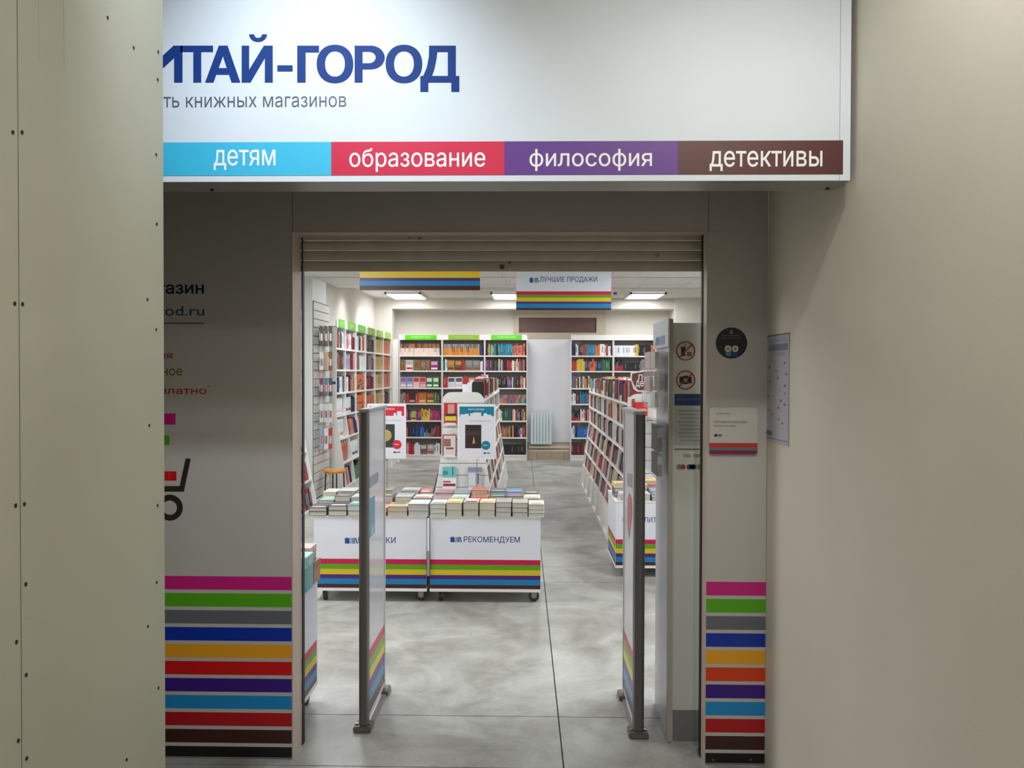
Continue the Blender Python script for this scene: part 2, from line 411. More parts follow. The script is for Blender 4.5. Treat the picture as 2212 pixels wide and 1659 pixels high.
mb.prism(PP((250, 1050), (388, 1050), (401, 990), (412, 991), (397, 1062), (240, 1062)), (0, .0012, 0), dk)
mb.build('printed_cart', lp)
c0 = at(367, 1096.5, YF); MB().disc((c0.x, YF, c0.z), .0555, 'y', .0016, dk, 40, rin=.0305).build('printed_wheel', lp)
c0 = at(262, 1096.5, YF); MB().disc((c0.x, YF, c0.z), .0555, 'y', .0016, dk, 40, rin=.0305).build('printed_wheel', lp)

# rolled up shutter
YS = YF+TH+.012
shu = thing('roller_shutter', 'rolled-up cream metal roller shutter with rust spots at the top of the shop doorway', 'shutter', (-.12, YS, 2.09))
edges = [587, 563, 541, 520, 498, 470]
for i in range(5):
    x0, x1, z0, z1 = rect(650, edges[i+1], 1518, edges[i], YS)
    z0 += .0018; mb = MB(); n = 6; pr = []
    for k in range(n+1):
        t = k/n; pr.append((-.003*math.sin(math.pi*min(1, t*1.15)) if t < .87 else .006, z0+(z1-z0)*t))
    ring = [(x0, YS+a, b) for a, b in pr]+[(x0, YS+.014, z1), (x0, YS+.014, z0)]
    mb.prism(ring, (x1-x0, 0, 0), shutm); mb.build('slat', shu)
for px, py, r in ((884, 513, .006), (907, 512, .010), (1085, 577, .0115), (1420, 552, .009), (1101, 568, .005)):
    p = at(px, py, YS); MB().disc((p.x, YS-.0075, p.z), r, 'y', .004, rust if px != 1420 else steel, 12).build('rust_spot' if px != 1420 else 'rivet', shu)
for nm, xa, xb in (('guide_rail', OX0+.0012, OX0+.006), ('guide_rail', OX1-.006, OX1-.0015)):
    MB().box(xa, xb, *((YS-.008, YS+.022, 0, 2.5) if xa < 0 else (YF+THR+.001, YF+THR+.03, 0, OZ-.002)), mat('dark guide rail', (30, 20, 18), .5)).build(nm, shu)

# shop interior shell
XL, XR, YB, ZC = -2.85, 3.5, 15.45, 3.02
struct(MB().box(XL-.1, XL, YF+TH, YB+.1, 0, ZC, plaster), 'wall_left_inner')
struct(MB().box(XR, XR+.1, YF+TH, YB+.1, 0, ZC, plaster), 'wall_right_inner')
wb = sempty('wall_back', (0, YB, 0))
wx0, wx1, wz0, wz1 = rect(1121, 686.5, 1288, 719, YB)
fx0, fx1, fz0, fz1 = rect(1109, 668, 1308, 724, YB)
MB().box(XL, wx0, YB, YB+.1, 0, ZC, plaster).box(wx1, XR, YB, YB+.1, 0, ZC, plaster).box(wx0, wx1, YB, YB+.1, 0, wz0, plaster).box(wx0, wx1, YB, YB+.1, wz1, ZC, plaster).build('plaster_face', wb)
MB().box(XL, at(847, 700, 15.0).x, 15.0, YB, 0, ZC, plaster).build('pilaster', wb)
MB().box(at(1456, 700, 15.0).x, XR, 14.9, YB, 0, ZC, plaster).build('pilaster', wb)
MB().box(at(847, 700, 15.0).x, at(1456, 700, 15.0).x, 15.0, YB, at(1141, 667, 15.0).z, ZC, plaster).build('soffit_beam', wb)
struct(MB().box(-3.2, OX0-.02, YF+TH, YF+TH+.04, 0, ZC, plaster).box(OX1+.02, XR, YF+TH, YF+TH+.04, 0, ZC, plaster).box(OX0-.02, OX1+.02, YF+TH+.08, YF+TH+.12, 2.3, ZC, plaster), 'wall_front_inner')
# transom window above the back wall door panel
win = sempty('window_1', ((wx0+wx1)/2, YB, wz0)); frm = mat('beige window frame', (190, 180, 160), .5)
MB().box(fx0, fx1, YB-.05, YB, wz1, fz1, frm).box(fx0, fx1, YB-.05, YB, fz0, wz0, frm).box(fx0, wx0, YB-.05, YB, wz0, wz1, frm).box(wx1, fx1, YB-.05, YB, wz0, wz1, frm).build('frame', win)
MB().box(wx0, wx1, YB-.01, YB+.0, wz0, wz1, mat('brown film pane', (104, 76, 72), .35, noise=(4, .12, 4))).build('pane', win)
sx0, sx1, sz0, sz1 = rect(1140, 724, 1308, 732, YB)
MB().box(sx0, sx1, YB-.06, YB, sz0, sz1, frm).build('sill', win)
# white blank board between the bookcases = closed back door
dx0, dx1, dz0, dz1 = rect(1141, 731.5, 1232, 965, 15.42)
struct(MB().box(dx0-.05, dx1+.2, 15.40, YB, .32, dz1, mat('white door panel', (226, 226, 232), .5)), 'door_1')
bb = sempty('baseboard_back', ((dx0+dx1)/2, 15.3, 0)); brick = mat('tan tile', (176, 162, 142), .6, noise=(8, .06, 3))
q0 = rect(1141, 975, 1232, 991, 15.3)
tw = (q0[1]+.25-q0[0])/4
for i in range(4): MB().box(q0[0]-.1+i*tw+.002, q0[0]-.1+(i+1)*tw-.002, 15.28, YB, 0, .17, brick).build('tile', bb)
MB().box(q0[0]-.15, q0[1]+.2, 15.34, YB, 0.17, .20, plaster).build('ledge', bb)
pipe = thing('heating_pipes', 'pair of cream heating pipes running under the radiator on the rear wall', 'pipe', ((dx0+dx1)/2, 15.3, .2))
for py in (966, 974):
    p = at(1141, py, 15.3); MB().tube((dx0+.02, 15.3, p.z), (dx1-.02, 15.3, p.z), .022, mat('cream pipe', (214, 202, 170), .4)).build('pipe', pipe)
rx0, rx1, rz0, rz1 = rect(1146, 892, 1192, 961, 15.25)
rad = thing('radiator', 'white panel radiator on the rear wall between the far bookcases', 'radiator', ((rx0+rx1)/2, 15.3, rz0))
nf = 7; fw = (rx1-rx0)/nf; radm = mat('white radiator enamel', (206, 220, 224), .35)
for i in range(nf): MB().box(rx0+i*fw+.004, rx0+(i+1)*fw-.004, 15.22, 15.30, rz0+.01, rz1, radm).build('fin', rad, bevel=.006)
MB().box(rx0, rx1, 15.235, 15.30, rz0+.03, rz0+.07, radm).box(rx0, rx1, 15.235, 15.30, rz1-.07, rz1-.03, radm).box(rx0+.05, rx0+.09, 15.30, 15.40, rz0+.1, rz1-.1, radm).box(rx1-.09, rx1-.05, 15.30, 15.40, rz0+.1, rz1-.1, radm).build('header', rad)

# stepped ceiling: concealed boards then tiles at the far end
ce = sempty('ceiling', (0, 9, ZC))
def tile_field(x0, x1, y0, y1, z, tx, ty):
    nx = round((x1-x0)/tx); ny = round((y1-y0)/ty); dx = (x1-x0)/nx; dy = (y1-y0)/ny; me = None
    for i in range(nx):
        for j in range(ny):
            cx, cy = x0+(i+.5)*dx, y0+(j+.5)*dy
            if me is None:
                mb = MB(); mb.box(cx-dx/2+.006, cx+dx/2-.006, cy-dy/2+.006, cy+dy/2-.006, z, z+.02, ceilm)
                o = mb.build('ceiling_tile', ce); me = o.data; c00 = (cx, cy)
            else:
                o = bpy.data.objects.new('ceiling_tile', me); COL.objects.link(o); o.parent = ce; o.location = (cx-c00[0], cy-c00[1], 0)
    MB().box(x0, x1, y0, y1, z+.004, z+.06, gridm).build('ceiling_grid', ce)
tile_field(XL, XR, YF+TH+.12, 9.7, 2.78, 1.2, 1.2)
tile_field(XL, XR, 9.7, 12.1, 2.90, .62, .6)
tile_field(XL, XR, 12.1, YB, ZC, .62, .66)
MB().box(XL, XR, 9.66, 9.70, 2.78, 2.96, gridm).box(XL, XR, 12.06, 12.1, 2.90, 3.06, gridm).build('ceiling_step', ce)
MB().box(XL-.1, XR+.1, YF+TH, YB+.1, ZC+.06, ZC+.1, plaster).build('ceiling_slab', ce)
# troffers
fr = mat('troffer frame', (235, 235, 235), .4); diff = mat('lit diffuser', (255, 255, 255), .4, emit=2.4); diff2 = mat('dim lit diffuser', (250, 250, 255), .4, emit=1.1)
def troffer(x, y, sx, sy, z, label, bright):
    t = thing('ceiling_light', label, 'ceiling light', (x, y, z), 'ceiling lights of the shop')
    MB().box(x-sx/2, x+sx/2, y-sy/2, y-sy/2+.03, z-.03, z, fr).box(x-sx/2, x+sx/2, y+sy/2-.03, y+sy/2, z-.03, z, fr).box(x-sx/2, x-sx/2+.03, y-sy/2, y+sy/2, z-.03, z, fr).box(x+sx/2-.03, x+sx/2, y-sy/2, y+sy/2, z-.03, z, fr).build('frame', t)
    MB().box(x-sx/2+.03, x+sx/2-.03, y-sy/2+.03, y+sy/2-.03, z-.015, z-.004, diff if bright else diff2).build('diffuser', t)
    if not bright:
        for k in range(6):
            yy = y-sy/2+.03+(sy-.06)*(k+.5)/6; MB().box(x-sx/2+.03, x+sx/2-.03, yy-.008, yy+.008, z-.045, z-.018, fr).build('louvre', t)
p0 = at(879, 637, 14.35); troffer(p0.x, 14.35, .62, 1.0, 3.015, 'louvred ceiling light at the left, behind the left hanging sign', False)
p0 = at(1100, 637, 14.35); troffer(p0.x, 14.35, .62, 1.0, 3.015, 'louvred ceiling light half hidden behind the right hanging sign', False)
p0 = at(1392, 637, 14.35); troffer(p0.x, 14.35, .62, 1.0, 3.015, 'brightest ceiling light, rightmost above the far bookcases', True)
pth = at(1329, 638, 13.9)
sd = MB().disc((pth.x, 13.9, ZC-.02), .03, 'z', .04, mat('sprinkler grey', (120, 118, 112), .5), 10).build('sprinkler'); sd['label'] = 'small grey sprinkler on the ceiling right of the right hanging sign'; sd['category'] = 'sprinkler'
# left column with slatwall
cx1 = at(675, 900, 9.6).x
struct(MB().box(XL, cx1, 9.6, 10.25, 0, 2.78, mat('column paint', (214, 218, 216), .6)), 'trim_3')

# ================================================================== BOOKS
BOOKS = []                               # every book: dict(verts, faces, cols, pages, label, group, area)
def lin(c): return (*s2l(c), 1)
PAGEC = (190, 187, 178)
def book(M, t, w_, h, c, label, group, c2=None, split=.4, art=None, title=None, soft=False, prio=1.0):
    """local frame: X thickness (front cover at x=0), Y from spine (0) to fore edge (w_), Z height"""
    cv = []; cf = []; cc = []; pv = []; pf = []
    det = M.to_3x3().determinant() < 0
    def bx(V, F, x0, x1, y0, y1, z0, z1, col=None):
        n = len(V)
        for p in ((x0, y0, z0), (x1, y0, z0), (x1, y1, z0), (x0, y1, z0), (x0, y0, z1), (x1, y0, z1), (x1, y1, z1), (x0, y1, z1)): V.append(M @ Vector(p))
        for q in ((0, 3, 2, 1), (4, 5, 6, 7), (0, 1, 5, 4), (1, 2, 6, 5), (2, 3, 7, 6), (3, 0, 4, 7)):
            F.append([n+i for i in (q[::-1] if det else q)])
            if col is not None: cc.append(col)
    b = min(.0018, t*.12); lc = lin(c)
    zs = [(0, h, lc)] if c2 is None else [(0, h*split, lin(c2)), (h*split, h, lc)]
    for z0, z1, k in zs:
        bx(cv, cf, 0, b, 0, w_, z0, z1, k); bx(cv, cf, t-b, t, 0, w_, z0, z1, k); bx(cv, cf, b, t-b, 0, b, z0, z1, k)
    if title: bx(cv, cf, t*.25, t*.75, -.0004, 0, h*.3, h*.8, lin(title))
    if art:                              # art: list of (y0,y1,z0,z1,color) fractions on the front cover (x=0)
        for k, (a0, a1, b0, b1, col) in enumerate(art): bx(cv, cf, -.0004-.0002*k, 0, w_*a0, w_*a1, h*b0, h*b1, lin(col))
    e = 0 if soft else .003
    bx(pv, pf, b, t-b, b, w_-max(e, .0005), max(e, .0005), h-max(e, .0005))
    # size in the picture
    P = [pix(v) for v in cv[:8]]; area_ = (max(p[0] for p in P)-min(p[0] for p in P))*(max(p[1] for p in P)-min(p[1] for p in P))
    ins = max(p[0] for p in P) > 650 and min(p[0] for p in P) < 1405
    BOOKS.append(dict(cv=cv, cf=cf, cc=cc, pv=pv, pf=pf, label=label, group=group, area=area_*prio if ins else 0, base=M @ Vector((t/2, w_/2, 0)), x=P[0][0]))
    return BOOKS[-1]
ORD = ['zeroth', 'first', 'second', 'third', 'fourth', 'fifth', 'sixth', 'seventh', 'eighth', 'ninth', 'tenth', 'eleventh', 'twelfth', 'thirteenth', 'fourteenth', 'fifteenth', 'sixteenth', 'seventeenth', 'eighteenth', 'nineteenth', 'twentieth']
def ordn(i):
    if i <= 20: return ORD[i]
    if i < 30: return 'twenty-'+ORD[i-20]
    if i == 30: return 'thirtieth'
    return 'thirty-'+ORD[i-30] if i < 40 else 'fortieth' if i == 40 else 'forty-'+ORD[min(9, i-40)]
CN = [('white', (235, 235, 235)), ('cream', (240, 225, 200)), ('grey', (150, 150, 150)), ('black', (25, 25, 28)), ('red', (200, 35, 40)), ('dark red', (120, 25, 35)),
      ('orange', (240, 120, 30)), ('yellow', (235, 195, 50)), ('green', (40, 120, 60)), ('dark green', (35, 60, 45)), ('teal', (40, 140, 150)), ('blue', (45, 100, 180)),
      ('navy', (30, 40, 80)), ('purple', (90, 50, 130)), ('pink', (220, 140, 160)), ('magenta', (190, 40, 110)), ('brown', (110, 70, 50)), ('tan', (200, 165, 115)),
      ('light blue', (160, 190, 215)), ('salmon', (215, 125, 95)), ('dark brown', (60, 42, 38)), ('olive', (120, 115, 50)), ('dark grey', (80, 80, 84)), ('pale green', (170, 200, 180))]
def cname(c): return min(CN, key=lambda n: sum((a-b)**2 for a, b in zip(n[1], c)))[0]
def jit(c, a=14):
    g = sum(c)/3; return tuple(max(6, min(250, g+(v-g)*.86+random.uniform(-a, a))) for v in c)
mix_dark = [(30, 32, 40), (60, 45, 45), (40, 50, 80), (120, 30, 40), (200, 195, 185), (70, 66, 66), (25, 25, 28), (110, 100, 90), (160, 60, 50)]
mix_all = [(230, 228, 225), (30, 40, 80), (200, 45, 45), (235, 130, 50), (40, 130, 145), (25, 25, 28), (45, 100, 180), (225, 195, 80), (110, 30, 45), (70, 110, 70), (235, 225, 205), (210, 120, 110), (80, 55, 110)]
POOL = dict(
    cream=[(236, 214, 196), (240, 220, 200), (232, 205, 205)], orange=[(232, 142, 30), (240, 150, 40), (225, 130, 28)], blue=[(40, 50, 110), (50, 60, 120)],
    tan=[(140, 108, 66), (150, 120, 76), (128, 96, 60)], goldtan=[(206, 170, 112), (214, 180, 128), (196, 160, 100)], salmon=[(206, 116, 84), (196, 100, 72), (214, 130, 96)],
    teal=[(24, 130, 160), (30, 140, 170), (20, 110, 140)], white=[(232, 232, 236), (222, 224, 232)], red=[(196, 34, 44), (210, 46, 60), (180, 30, 36)],
    maroon=[(120, 24, 42), (96, 24, 40), (140, 40, 60)], pink=[(222, 130, 140), (206, 90, 110), (232, 180, 190)], magenta=[(180, 34, 96), (150, 34, 110), (196, 40, 80)],
    purple=[(92, 52, 130), (80, 44, 116)], dark=mix_dark, all=mix_all, black=[(26, 26, 30), (34, 32, 38)], navy=[(24, 44, 92), (28, 60, 120), (20, 34, 70)],
    blu=[(20, 96, 190), (28, 108, 200)], green=[(30, 110, 70), (50, 130, 60), (34, 90, 60)], lav=[(170, 160, 196), (150, 150, 196), (196, 160, 176)],
    brown=[(126, 74, 44), (160, 96, 50), (96, 52, 40), (176, 110, 60)], dgreen=[(52, 58, 50), (44, 52, 46)], neons=[(240, 104, 34), (250, 112, 40), (240, 104, 34), (90, 84, 84)], neon=[(240, 104, 34), (250, 112, 40)], grey=[(130, 126, 124), (160, 156, 152), (104, 100, 100)],
    yellow=[(222, 180, 40), (232, 196, 70)], rainbow=[(214, 80, 60), (226, 120, 60), (120, 100, 140), (60, 130, 140), (196, 60, 80), (150, 150, 150), (90, 130, 110)])
class Frame:
    """u along the shelf, v towards the shopper, z up"""
    def __init__(s, o, u, v): s.o = Vector(o); s.u = Vector(u); s.v = Vector(v)
    def __call__(s, u, v, z): return s.o+s.u*u+s.v*v+Vector((0, 0, z))
    def box(s, mb, u0, u1, v0, v1, z0, z1, m):
        mb.hexa([s(u0, v0, z0), s(u1, v0, z0), s(u1, v1, z0), s(u0, v1, z0), s(u0, v0, z1), s(u1, v0, z1), s(u1, v1, z1), s(u0, v1, z1)], m)
    def quadprism(s, mb, u0, u1, ring, m):
        mb.prism([s(u0, v, z) for v, z in ring], s.u*(u1-u0), m)
    def bookM(s, u, v, z, lean=0, yawd=0, roll=0):
        R = Matrix.Identity(4)
        B = Matrix(((s.u.x, -s.v.x, 0, 0), (s.u.y, -s.v.y, 0, 0), (0, 0, 1, 0), (0, 0, 0, 1)))
        p = s(u, v, z)
        return Matrix.Translation(p) @ B @ Matrix.Rotation(-lean, 4, 'X') @ Matrix.Rotation(roll, 4, 'Y')
def fillrow(F, u0, u1, vf, z, pools, hmax, where, group, lean=0, tmin=.017, tmax=.034, full=.97, hvar=.25, depth=.15, prio=1.0, flip=False, wt=None):
    """stand books spine out; pools: [(pool, fraction, opts)]"""
    u = u0; n = 0; made = []
    tot = (u1-u0)*full
    for pool, frac, *op in pools:
        op = op[0] if op else {}
        lim = min(u0+tot, u+frac*(u1-u0)); same_h = op.get('h')
        while u < lim-.010:
            if op.get('face'):           # face-out book in front of the row
                w_ = op.get('w', .13); h = op.get('h', hmax*.85)
                if u+w_ > u1: break
                M = Matrix.Translation(F(u, vf-.03, z)) @ Matrix(((-F.v.x, F.u.x, 0, 0), (-F.v.y, F.u.y, 0, 0), (0, 0, 1, 0), (0, 0, 0, 1)))
                c = jit(random.choice(POOL[pool]), 8)
                b = book(M, .02, w_-.004, h, c, 'X', group, art=op.get('art'), prio=prio*2); made.append((b, c, 'face-out ')); u += w_+.002; continue
            t = random.uniform(tmin, tmax)
            if u+t > u1: break
            h = (same_h or hmax*random.uniform(1-hvar, 1))
            c = jit(random.choice(POOL[pool]), 10); c2 = None
            if 'c2' in op: c2 = jit(random.choice(POOL[op['c2']]), 10)
            ti = None
            if random.random() < .32: ti = tuple(v*.45+110 for v in c) if sum(c) < 360 else tuple(v*.5 for v in c)
            if op.get('plain'): ti = None
            wb = depth*random.uniform(.85, 1)
            if op.get('stack'):          # lying pile
                nn = 0; zz = z; ww = .15
                while zz < z+hmax*.95:
                    tt = random.uniform(.02, .03); c = jit(random.choice(POOL[pool]), 10)
                    M = Matrix.Translation(F(u+.0, vf-.01, zz+tt)) @ Matrix(((0, -F.v.x, F.u.x, 0), (0, -F.v.y, F.u.y, 0), (-1, 0, 0, 0), (0, 0, 0, 1)))
                    b = book(M, tt, .14, ww, c, 'X', group, prio=prio); made.append((b, c, 'lying ')); zz += tt+.0006
                u += ww+.004; continue
            rv = random.uniform(0, .012); M = F.bookM(u, vf-rv, z+.0012-(rv+.012)*math.tan(lean), lean)
            b = book(M, t-.0008, wb, h, c, 'X', group, c2=c2, split=op.get('split', .6), title=ti, prio=prio)
            made.append((b, c if c2 is None else c, '')); u += t
    order = sorted(made, key=lambda m: m[0]['x'])
    for i, (b, c, kind) in enumerate(order): b['label'] = '%s%s book, %s from left, %s' % (kind, cname(c), ordn(i+1), where)
    return made

def uniform_bookcase(F, W, label, zs, top, slant, hdr=True, sign=None, signc=None, depth=.33, name='bookcase', first=True, last=False):
    t = thing(name, label, 'bookcase', F(W/2, -depth/2, 0), 'bookcases of the shop')
    zk = 1.07
    def vf(z): return 0 if z >= zk else slant*(zk-z)/zk
    ring = [(-depth, 0), (vf(0), 0), (0, zk), (0, top), (-depth, top)] if slant else [(-depth, 0), (0, 0), (0, top), (-depth, top)]
    mb = MB(); F.quadprism(mb, 0, .012, ring, shelfw); mb.build('side_panel', t)
    mb = MB(); F.quadprism(mb, W-.012, W, ring, shelfw); mb.build('side_panel', t)
    mb = MB(); F.box(mb, .012, W-.012, -depth, -depth+.01, 0, top, backp); mb.build('back_panel', t)
    for z in zs:
        k = (slant/zk) if (slant and z <= zk+.02) else 0; va, vb_ = -depth+.0101, vf(z)-.001; za = z-k*(vb_-va)
        mb = MB(); mb.hexa([F(.0121, va, za-.024), F(W-.0121, va, za-.024), F(W-.0121, vb_, z-.024), F(.0121, vb_, z-.024), F(.0121, va, za), F(W-.0121, va, za), F(W-.0121, vb_, z), F(.0121, vb_, z)], shelfw); mb.build('shelf', t)
    mb = MB(); F.box(mb, .0121, W-.0121, vf(zs[-1])-.03, vf(zs[-1])-.015, 0.002, zs[-1]-.0245, shelfw); mb.build('plinth', t)
    mb = MB(); F.box(mb, 0, W, -.012, .004, top-.005, top+.092, shelfw); F.box(mb, 0, W, -depth, -.012, top-.005, top+.01, shelfw); mb.build('header', t)
    return t, vf
# ---- far bookcases, facing the camera
YK = 15.1
zrow = [CAMZ+(804-y)*YK/FPX for y in (768, 801, 838, 872, 909, 945, 983)]
gA, gB, gC = mat('label bright green', (96, 204, 30), .4), mat('label olive green', (150, 190, 50), .4), mat('label mid green', (104, 180, 60), .4)
ZT = CAMZ+(804-734)*YK/FPX
def art_simple(c1, c2): return [(.1, .9, .55, .9, c1), (.1, .9, .12, .3, c2)]
def face(w_=.13, h=.19, a=(220, 200, 160), b=(60, 40, 40)): return {'face': 1, 'w': w_, 'h': h, 'art': art_simple(a, b)}
bays = [
 (862, 955, 'left', gA, [
   [('brown', 1, {'c2': 'cream', 'split': .62, 'h': .215})],
   [('tan', .14, {'h': .2}), ('white', .18, face(.14, .2, (190, 190, 180), (220, 30, 70))), ('tan', .42, {'h': .2}), ('magenta', .26, face(.15, .19, (200, 180, 210), (230, 220, 240)))],
   [('lav', .2, face(.12, .2, (120, 120, 180), (220, 220, 235))), ('pink', .2, face(.12, .2, (180, 70, 50), (220, 190, 196))), ('green', .2, face(.12, .2, (220, 226, 220), (226, 236, 226))), ('lav', .2, face(.12, .2, (220, 50, 120), (220, 220, 235))), ('dgreen', .2, face(.12, .2, (226, 230, 226), (230, 236, 230)))],
   [('grey', .1, {}), ('red', .08, {}), ('brown', .16, face(.13, .2, (60, 50, 50), (190, 170, 160))), ('red', .06, {}), ('brown', .3, face(.15, .2, (200, 110, 40), (240, 190, 90))), ('green', .1, {}), ('brown', .12, {}), ('green', .08, {})],
   [('all', .1, {}), ('magenta', .1, {}), ('navy', .06, {}), ('yellow', .12, face(.1, .17, (180, 196, 120), (120, 50, 40))), ('magenta', .1, {'c2': 'purple'}), ('yellow', .22, {'c2': 'yellow', 'split': .55}), ('magenta', .32, {'c2': 'magenta', 'split': .5})],
   [('salmon', .1, {}), ('neon', .06, {}), ('navy', .3, {'h': .2}), ('blu', .1, {}), ('black', .2, {'c2': 'grey', 'split': .4}), ('maroon', .24, {})],
   [('pink', .2, {}), ('red', .15, {}), ('white', .12, {}), ('grey', .2, face(.13, .19, (210, 200, 200), (190, 60, 60))), ('white', .14, {}), ('neon', .2, face(.13, .19, (120, 110, 100), (90, 70, 60)))]]),
 (955, 1047, 'middle', gB, [
   [('grey', .9, {'c2': 'orange', 'split': .64, 'h': .21}), ('blue', .1, {})],
   [('teal', .06, {}), ('white', .06, {}), ('brown', .2, face(.14, .2, (200, 150, 50), (90, 50, 30))), ('red', .06, {}), ('grey', .2, face(.14, .2, (150, 150, 156), (160, 60, 50))), ('white', .06, {}), ('purple', .2, face(.14, .2, (110, 70, 150), (80, 44, 116))), ('blu', .06, {}), ('red', .1, {})],
   [('red', .12, {}), ('white', .2, face(.14, .2, (90, 86, 90), (200, 200, 206))), ('red', .1, {}), ('salmon', .3, face(.14, .2, (220, 190, 160), (230, 200, 180))), ('red', .3, {})],
   [('green', .5, face(.14, .16, (140, 160, 60), (40, 60, 40))), ('dark', .5, {})],
   [('all', 1, {})], [('all', 1, {})], [('dark', 1, {})]]),
 (1047, 1139, 'right', gA, [
   [('all', .3, {}), ('teal', .35, {'c2': 'teal'}), ('salmon', .2, {}), ('all', .15, {})],
   [('magenta', .06, {}), ('dark', .45, {}), ('red', .1, {}), ('all', .39, {})],
   [('black', .5, {}), ('all', .5, {})],
   [('rainbow', 1, {'h': .16, 'c2': 'rainbow'})],
   [('all', .3, {}), ('white', .1, {}), ('green', .2, {}), ('all', .4, {})],
   [('orange', .12, {}), ('brown', .4, {}), ('all', .48, {})],
   [('white', .2, {}), ('pink', .05, {}), ('black', .75, {'h': .19})]]),
]
bays2 = [
 (1233, 1325, 'left', None, [
   [('navy', .08, {}), ('white', .05, {}), ('dgreen', .12, {}), ('red', .08, {}), ('teal', .24, {'h': .2}), ('neon', .08, {}), ('white', .15, {}), ('red', .06, {}), ('white', .14, {})],
   [('red', .1, {}), ('yellow', .2, {}), ('purple', .12, {}), ('neon', .15, {}), ('navy', .15, {}), ('green', .2, {})],
   [('blu', .08, {}), ('all', .42, {}), ('dark', .5, {})],
   [('white', .1, {}), ('maroon', .1, {}), ('teal', .2, {}), ('red', .1, {}), ('all', .5, {})],
   [('black', .2, {'c2': 'red', 'split': .3}), ('white', .1, {}), ('all', .6, {})],
   [('white', .05, {}), ('navy', .07, {}), ('blu', .25, {'h': .18}), ('white', .6, {})],
   [('maroon', .3, {}), ('green', .2, {}), ('red', .2, {}), ('all', .3, {})]]),
 (1325, 1417, 'right', None, [
   [('white', .5, {'h': .19}), ('yellow', .1, {}), ('black', .3, {}), ('salmon', .1, {})],
   [('black', .2, {'c2': 'red', 'split': .5}), ('black', .4, {'h': .16}), ('grey', .1, {}), ('red', .3, {})],
   [('all', 1, {})], [('all', 1, {})], [('all', 1, {})], [('dark', 1, {})], [('dark', 1, {})]]),
]
for grp, nm in ((bays, 'far left group'), (bays2, 'far right group')):
    for (xa, xb, pos, gm, rows) in grp:
        x0 = at(xa, 850, YK).x; x1 = at(xb, 850, YK).x-.004; F = Frame((x0, YK, 0), (1, 0, 0), (0, -1, 0)); W = x1-x0
        which = {'far left group': pos+' far bookcase', 'far right group': 'far bookcase '+('right of the radiator' if pos == 'left' else 'behind the info stand')}[nm]
        lab = ('white bookcase against the rear wall, %s of the three with green labels' % pos) if gm else ('white bookcase against the rear wall '+('just right of the radiator' if pos == 'left' else 'partly hidden behind the grey info stand'))
        t, vf = uniform_bookcase(F, W, lab, zrow, ZT, 0)
        if gm:
            a, b, c, d = rect(xa+12.5, 723.5, xb-12, 734, YK-.005); 
            if pos != 'left': a += .012
            lb = MB().box(a, b, YK-.010, YK-.004, c, d, gm).build('label_strip', t, label='bright green section label' if gm is gA else 'yellowish green section label')
            text('подарочные книги', mat('print pale green', (196, 232, 170), .4), lb, a+(b-a)*.2, b-(b-a)*.2, c+(d-c)*.25, d-(d-c)*.25, YK-.0105)
        for r, pools in enumerate(rows):
            fillrow(F, .016, W-.016, -.02, zrow[r]+.0004, pools, .225, '%s shelf, %s' % (ordn(r+1), which), 'books on the far bookcases')
# blank white filler board beside the left far bookcase
x0, x1, z0, z1 = rect(848, 733, 861, 995, 15.1); struct(MB().box(x0, x1, 15.1, 15.42, 0, z1, shelfw), 'trim_4')

# ---- row of bookcases along the left wall (facing +X)
XW = -2.5
zl = [1.965, 1.68, 1.375, 1.075, .775, .46, .16]
ybays = [atx(px, 850, XW).y for px in (727, 747, 770, 791, 811, 829, 845)]
cols = [
 [[('red', .3), ('dark', .35), ('white', .3)], [('grey', .3), ('red', .15), ('dark', .3), ('grey', .25)], [('navy', .35), ('white', .3), ('all', .3)], [('white', .95, face(.16, .22, (230, 230, 235), (200, 200, 205)))], [('white', .9, face(.18, .24, (206, 216, 214), (180, 160, 110)))], [('salmon', .9, face(.2, .24, (196, 70, 70), (190, 100, 90)))], [('pink', .5), ('dark', .3)]],
 [[('pink', .4), ('white', .2), ('maroon', .3)], [('lav', .5), ('maroon', .3), ('pink', .2)], [('white', .3), ('maroon', .25), ('all', .4)], [('white', .6, face(.16, .22, (226, 226, 230), (150, 60, 60))), ('navy', .3)], [('maroon', .2), ('salmon', .4), ('navy', .3)], [('white', .9, face(.17, .22, (230, 236, 236), (60, 60, 60)))], [('green', .5), ('brown', .5)]],
 [[('white', .3), ('navy', .2), ('cream', .2), ('red', .2)], [('red', .2), ('green', .2), ('white', .4)], [('neons', .95, {'stack': 1})], [('neons', .95, {'stack': 1})], [('neon', .4), ('dark', .5)], [('all', .9)], [('all', .9)]],
 [[('dgreen', .95, {'h': .2})], [('dark', .3), ('grey', .4), ('maroon', .3)], [('maroon', 1)], [('salmon', 1)], [('dark', 1)], [('all', 1)], [('all', 1)]],
 [[('goldtan', 1, {'h': .22})], [('goldtan', 1, {'h': .22})], [('goldtan', 1, {'h': .23})], [('goldtan', 1, {'h': .22})], [('goldtan', 1)], [('all', 1)], [('all', 1)]],
 [[('salmon', 1, {'h': .24})], [('salmon', 1, {'h': .24})], [('salmon', 1, {'h': .24})], [('dark', 1)], [('brown', 1)], [('all', 1)], [('all', 1)]]]
SL = .16
greens = [gA, gC, gA, gB, gB, gB]
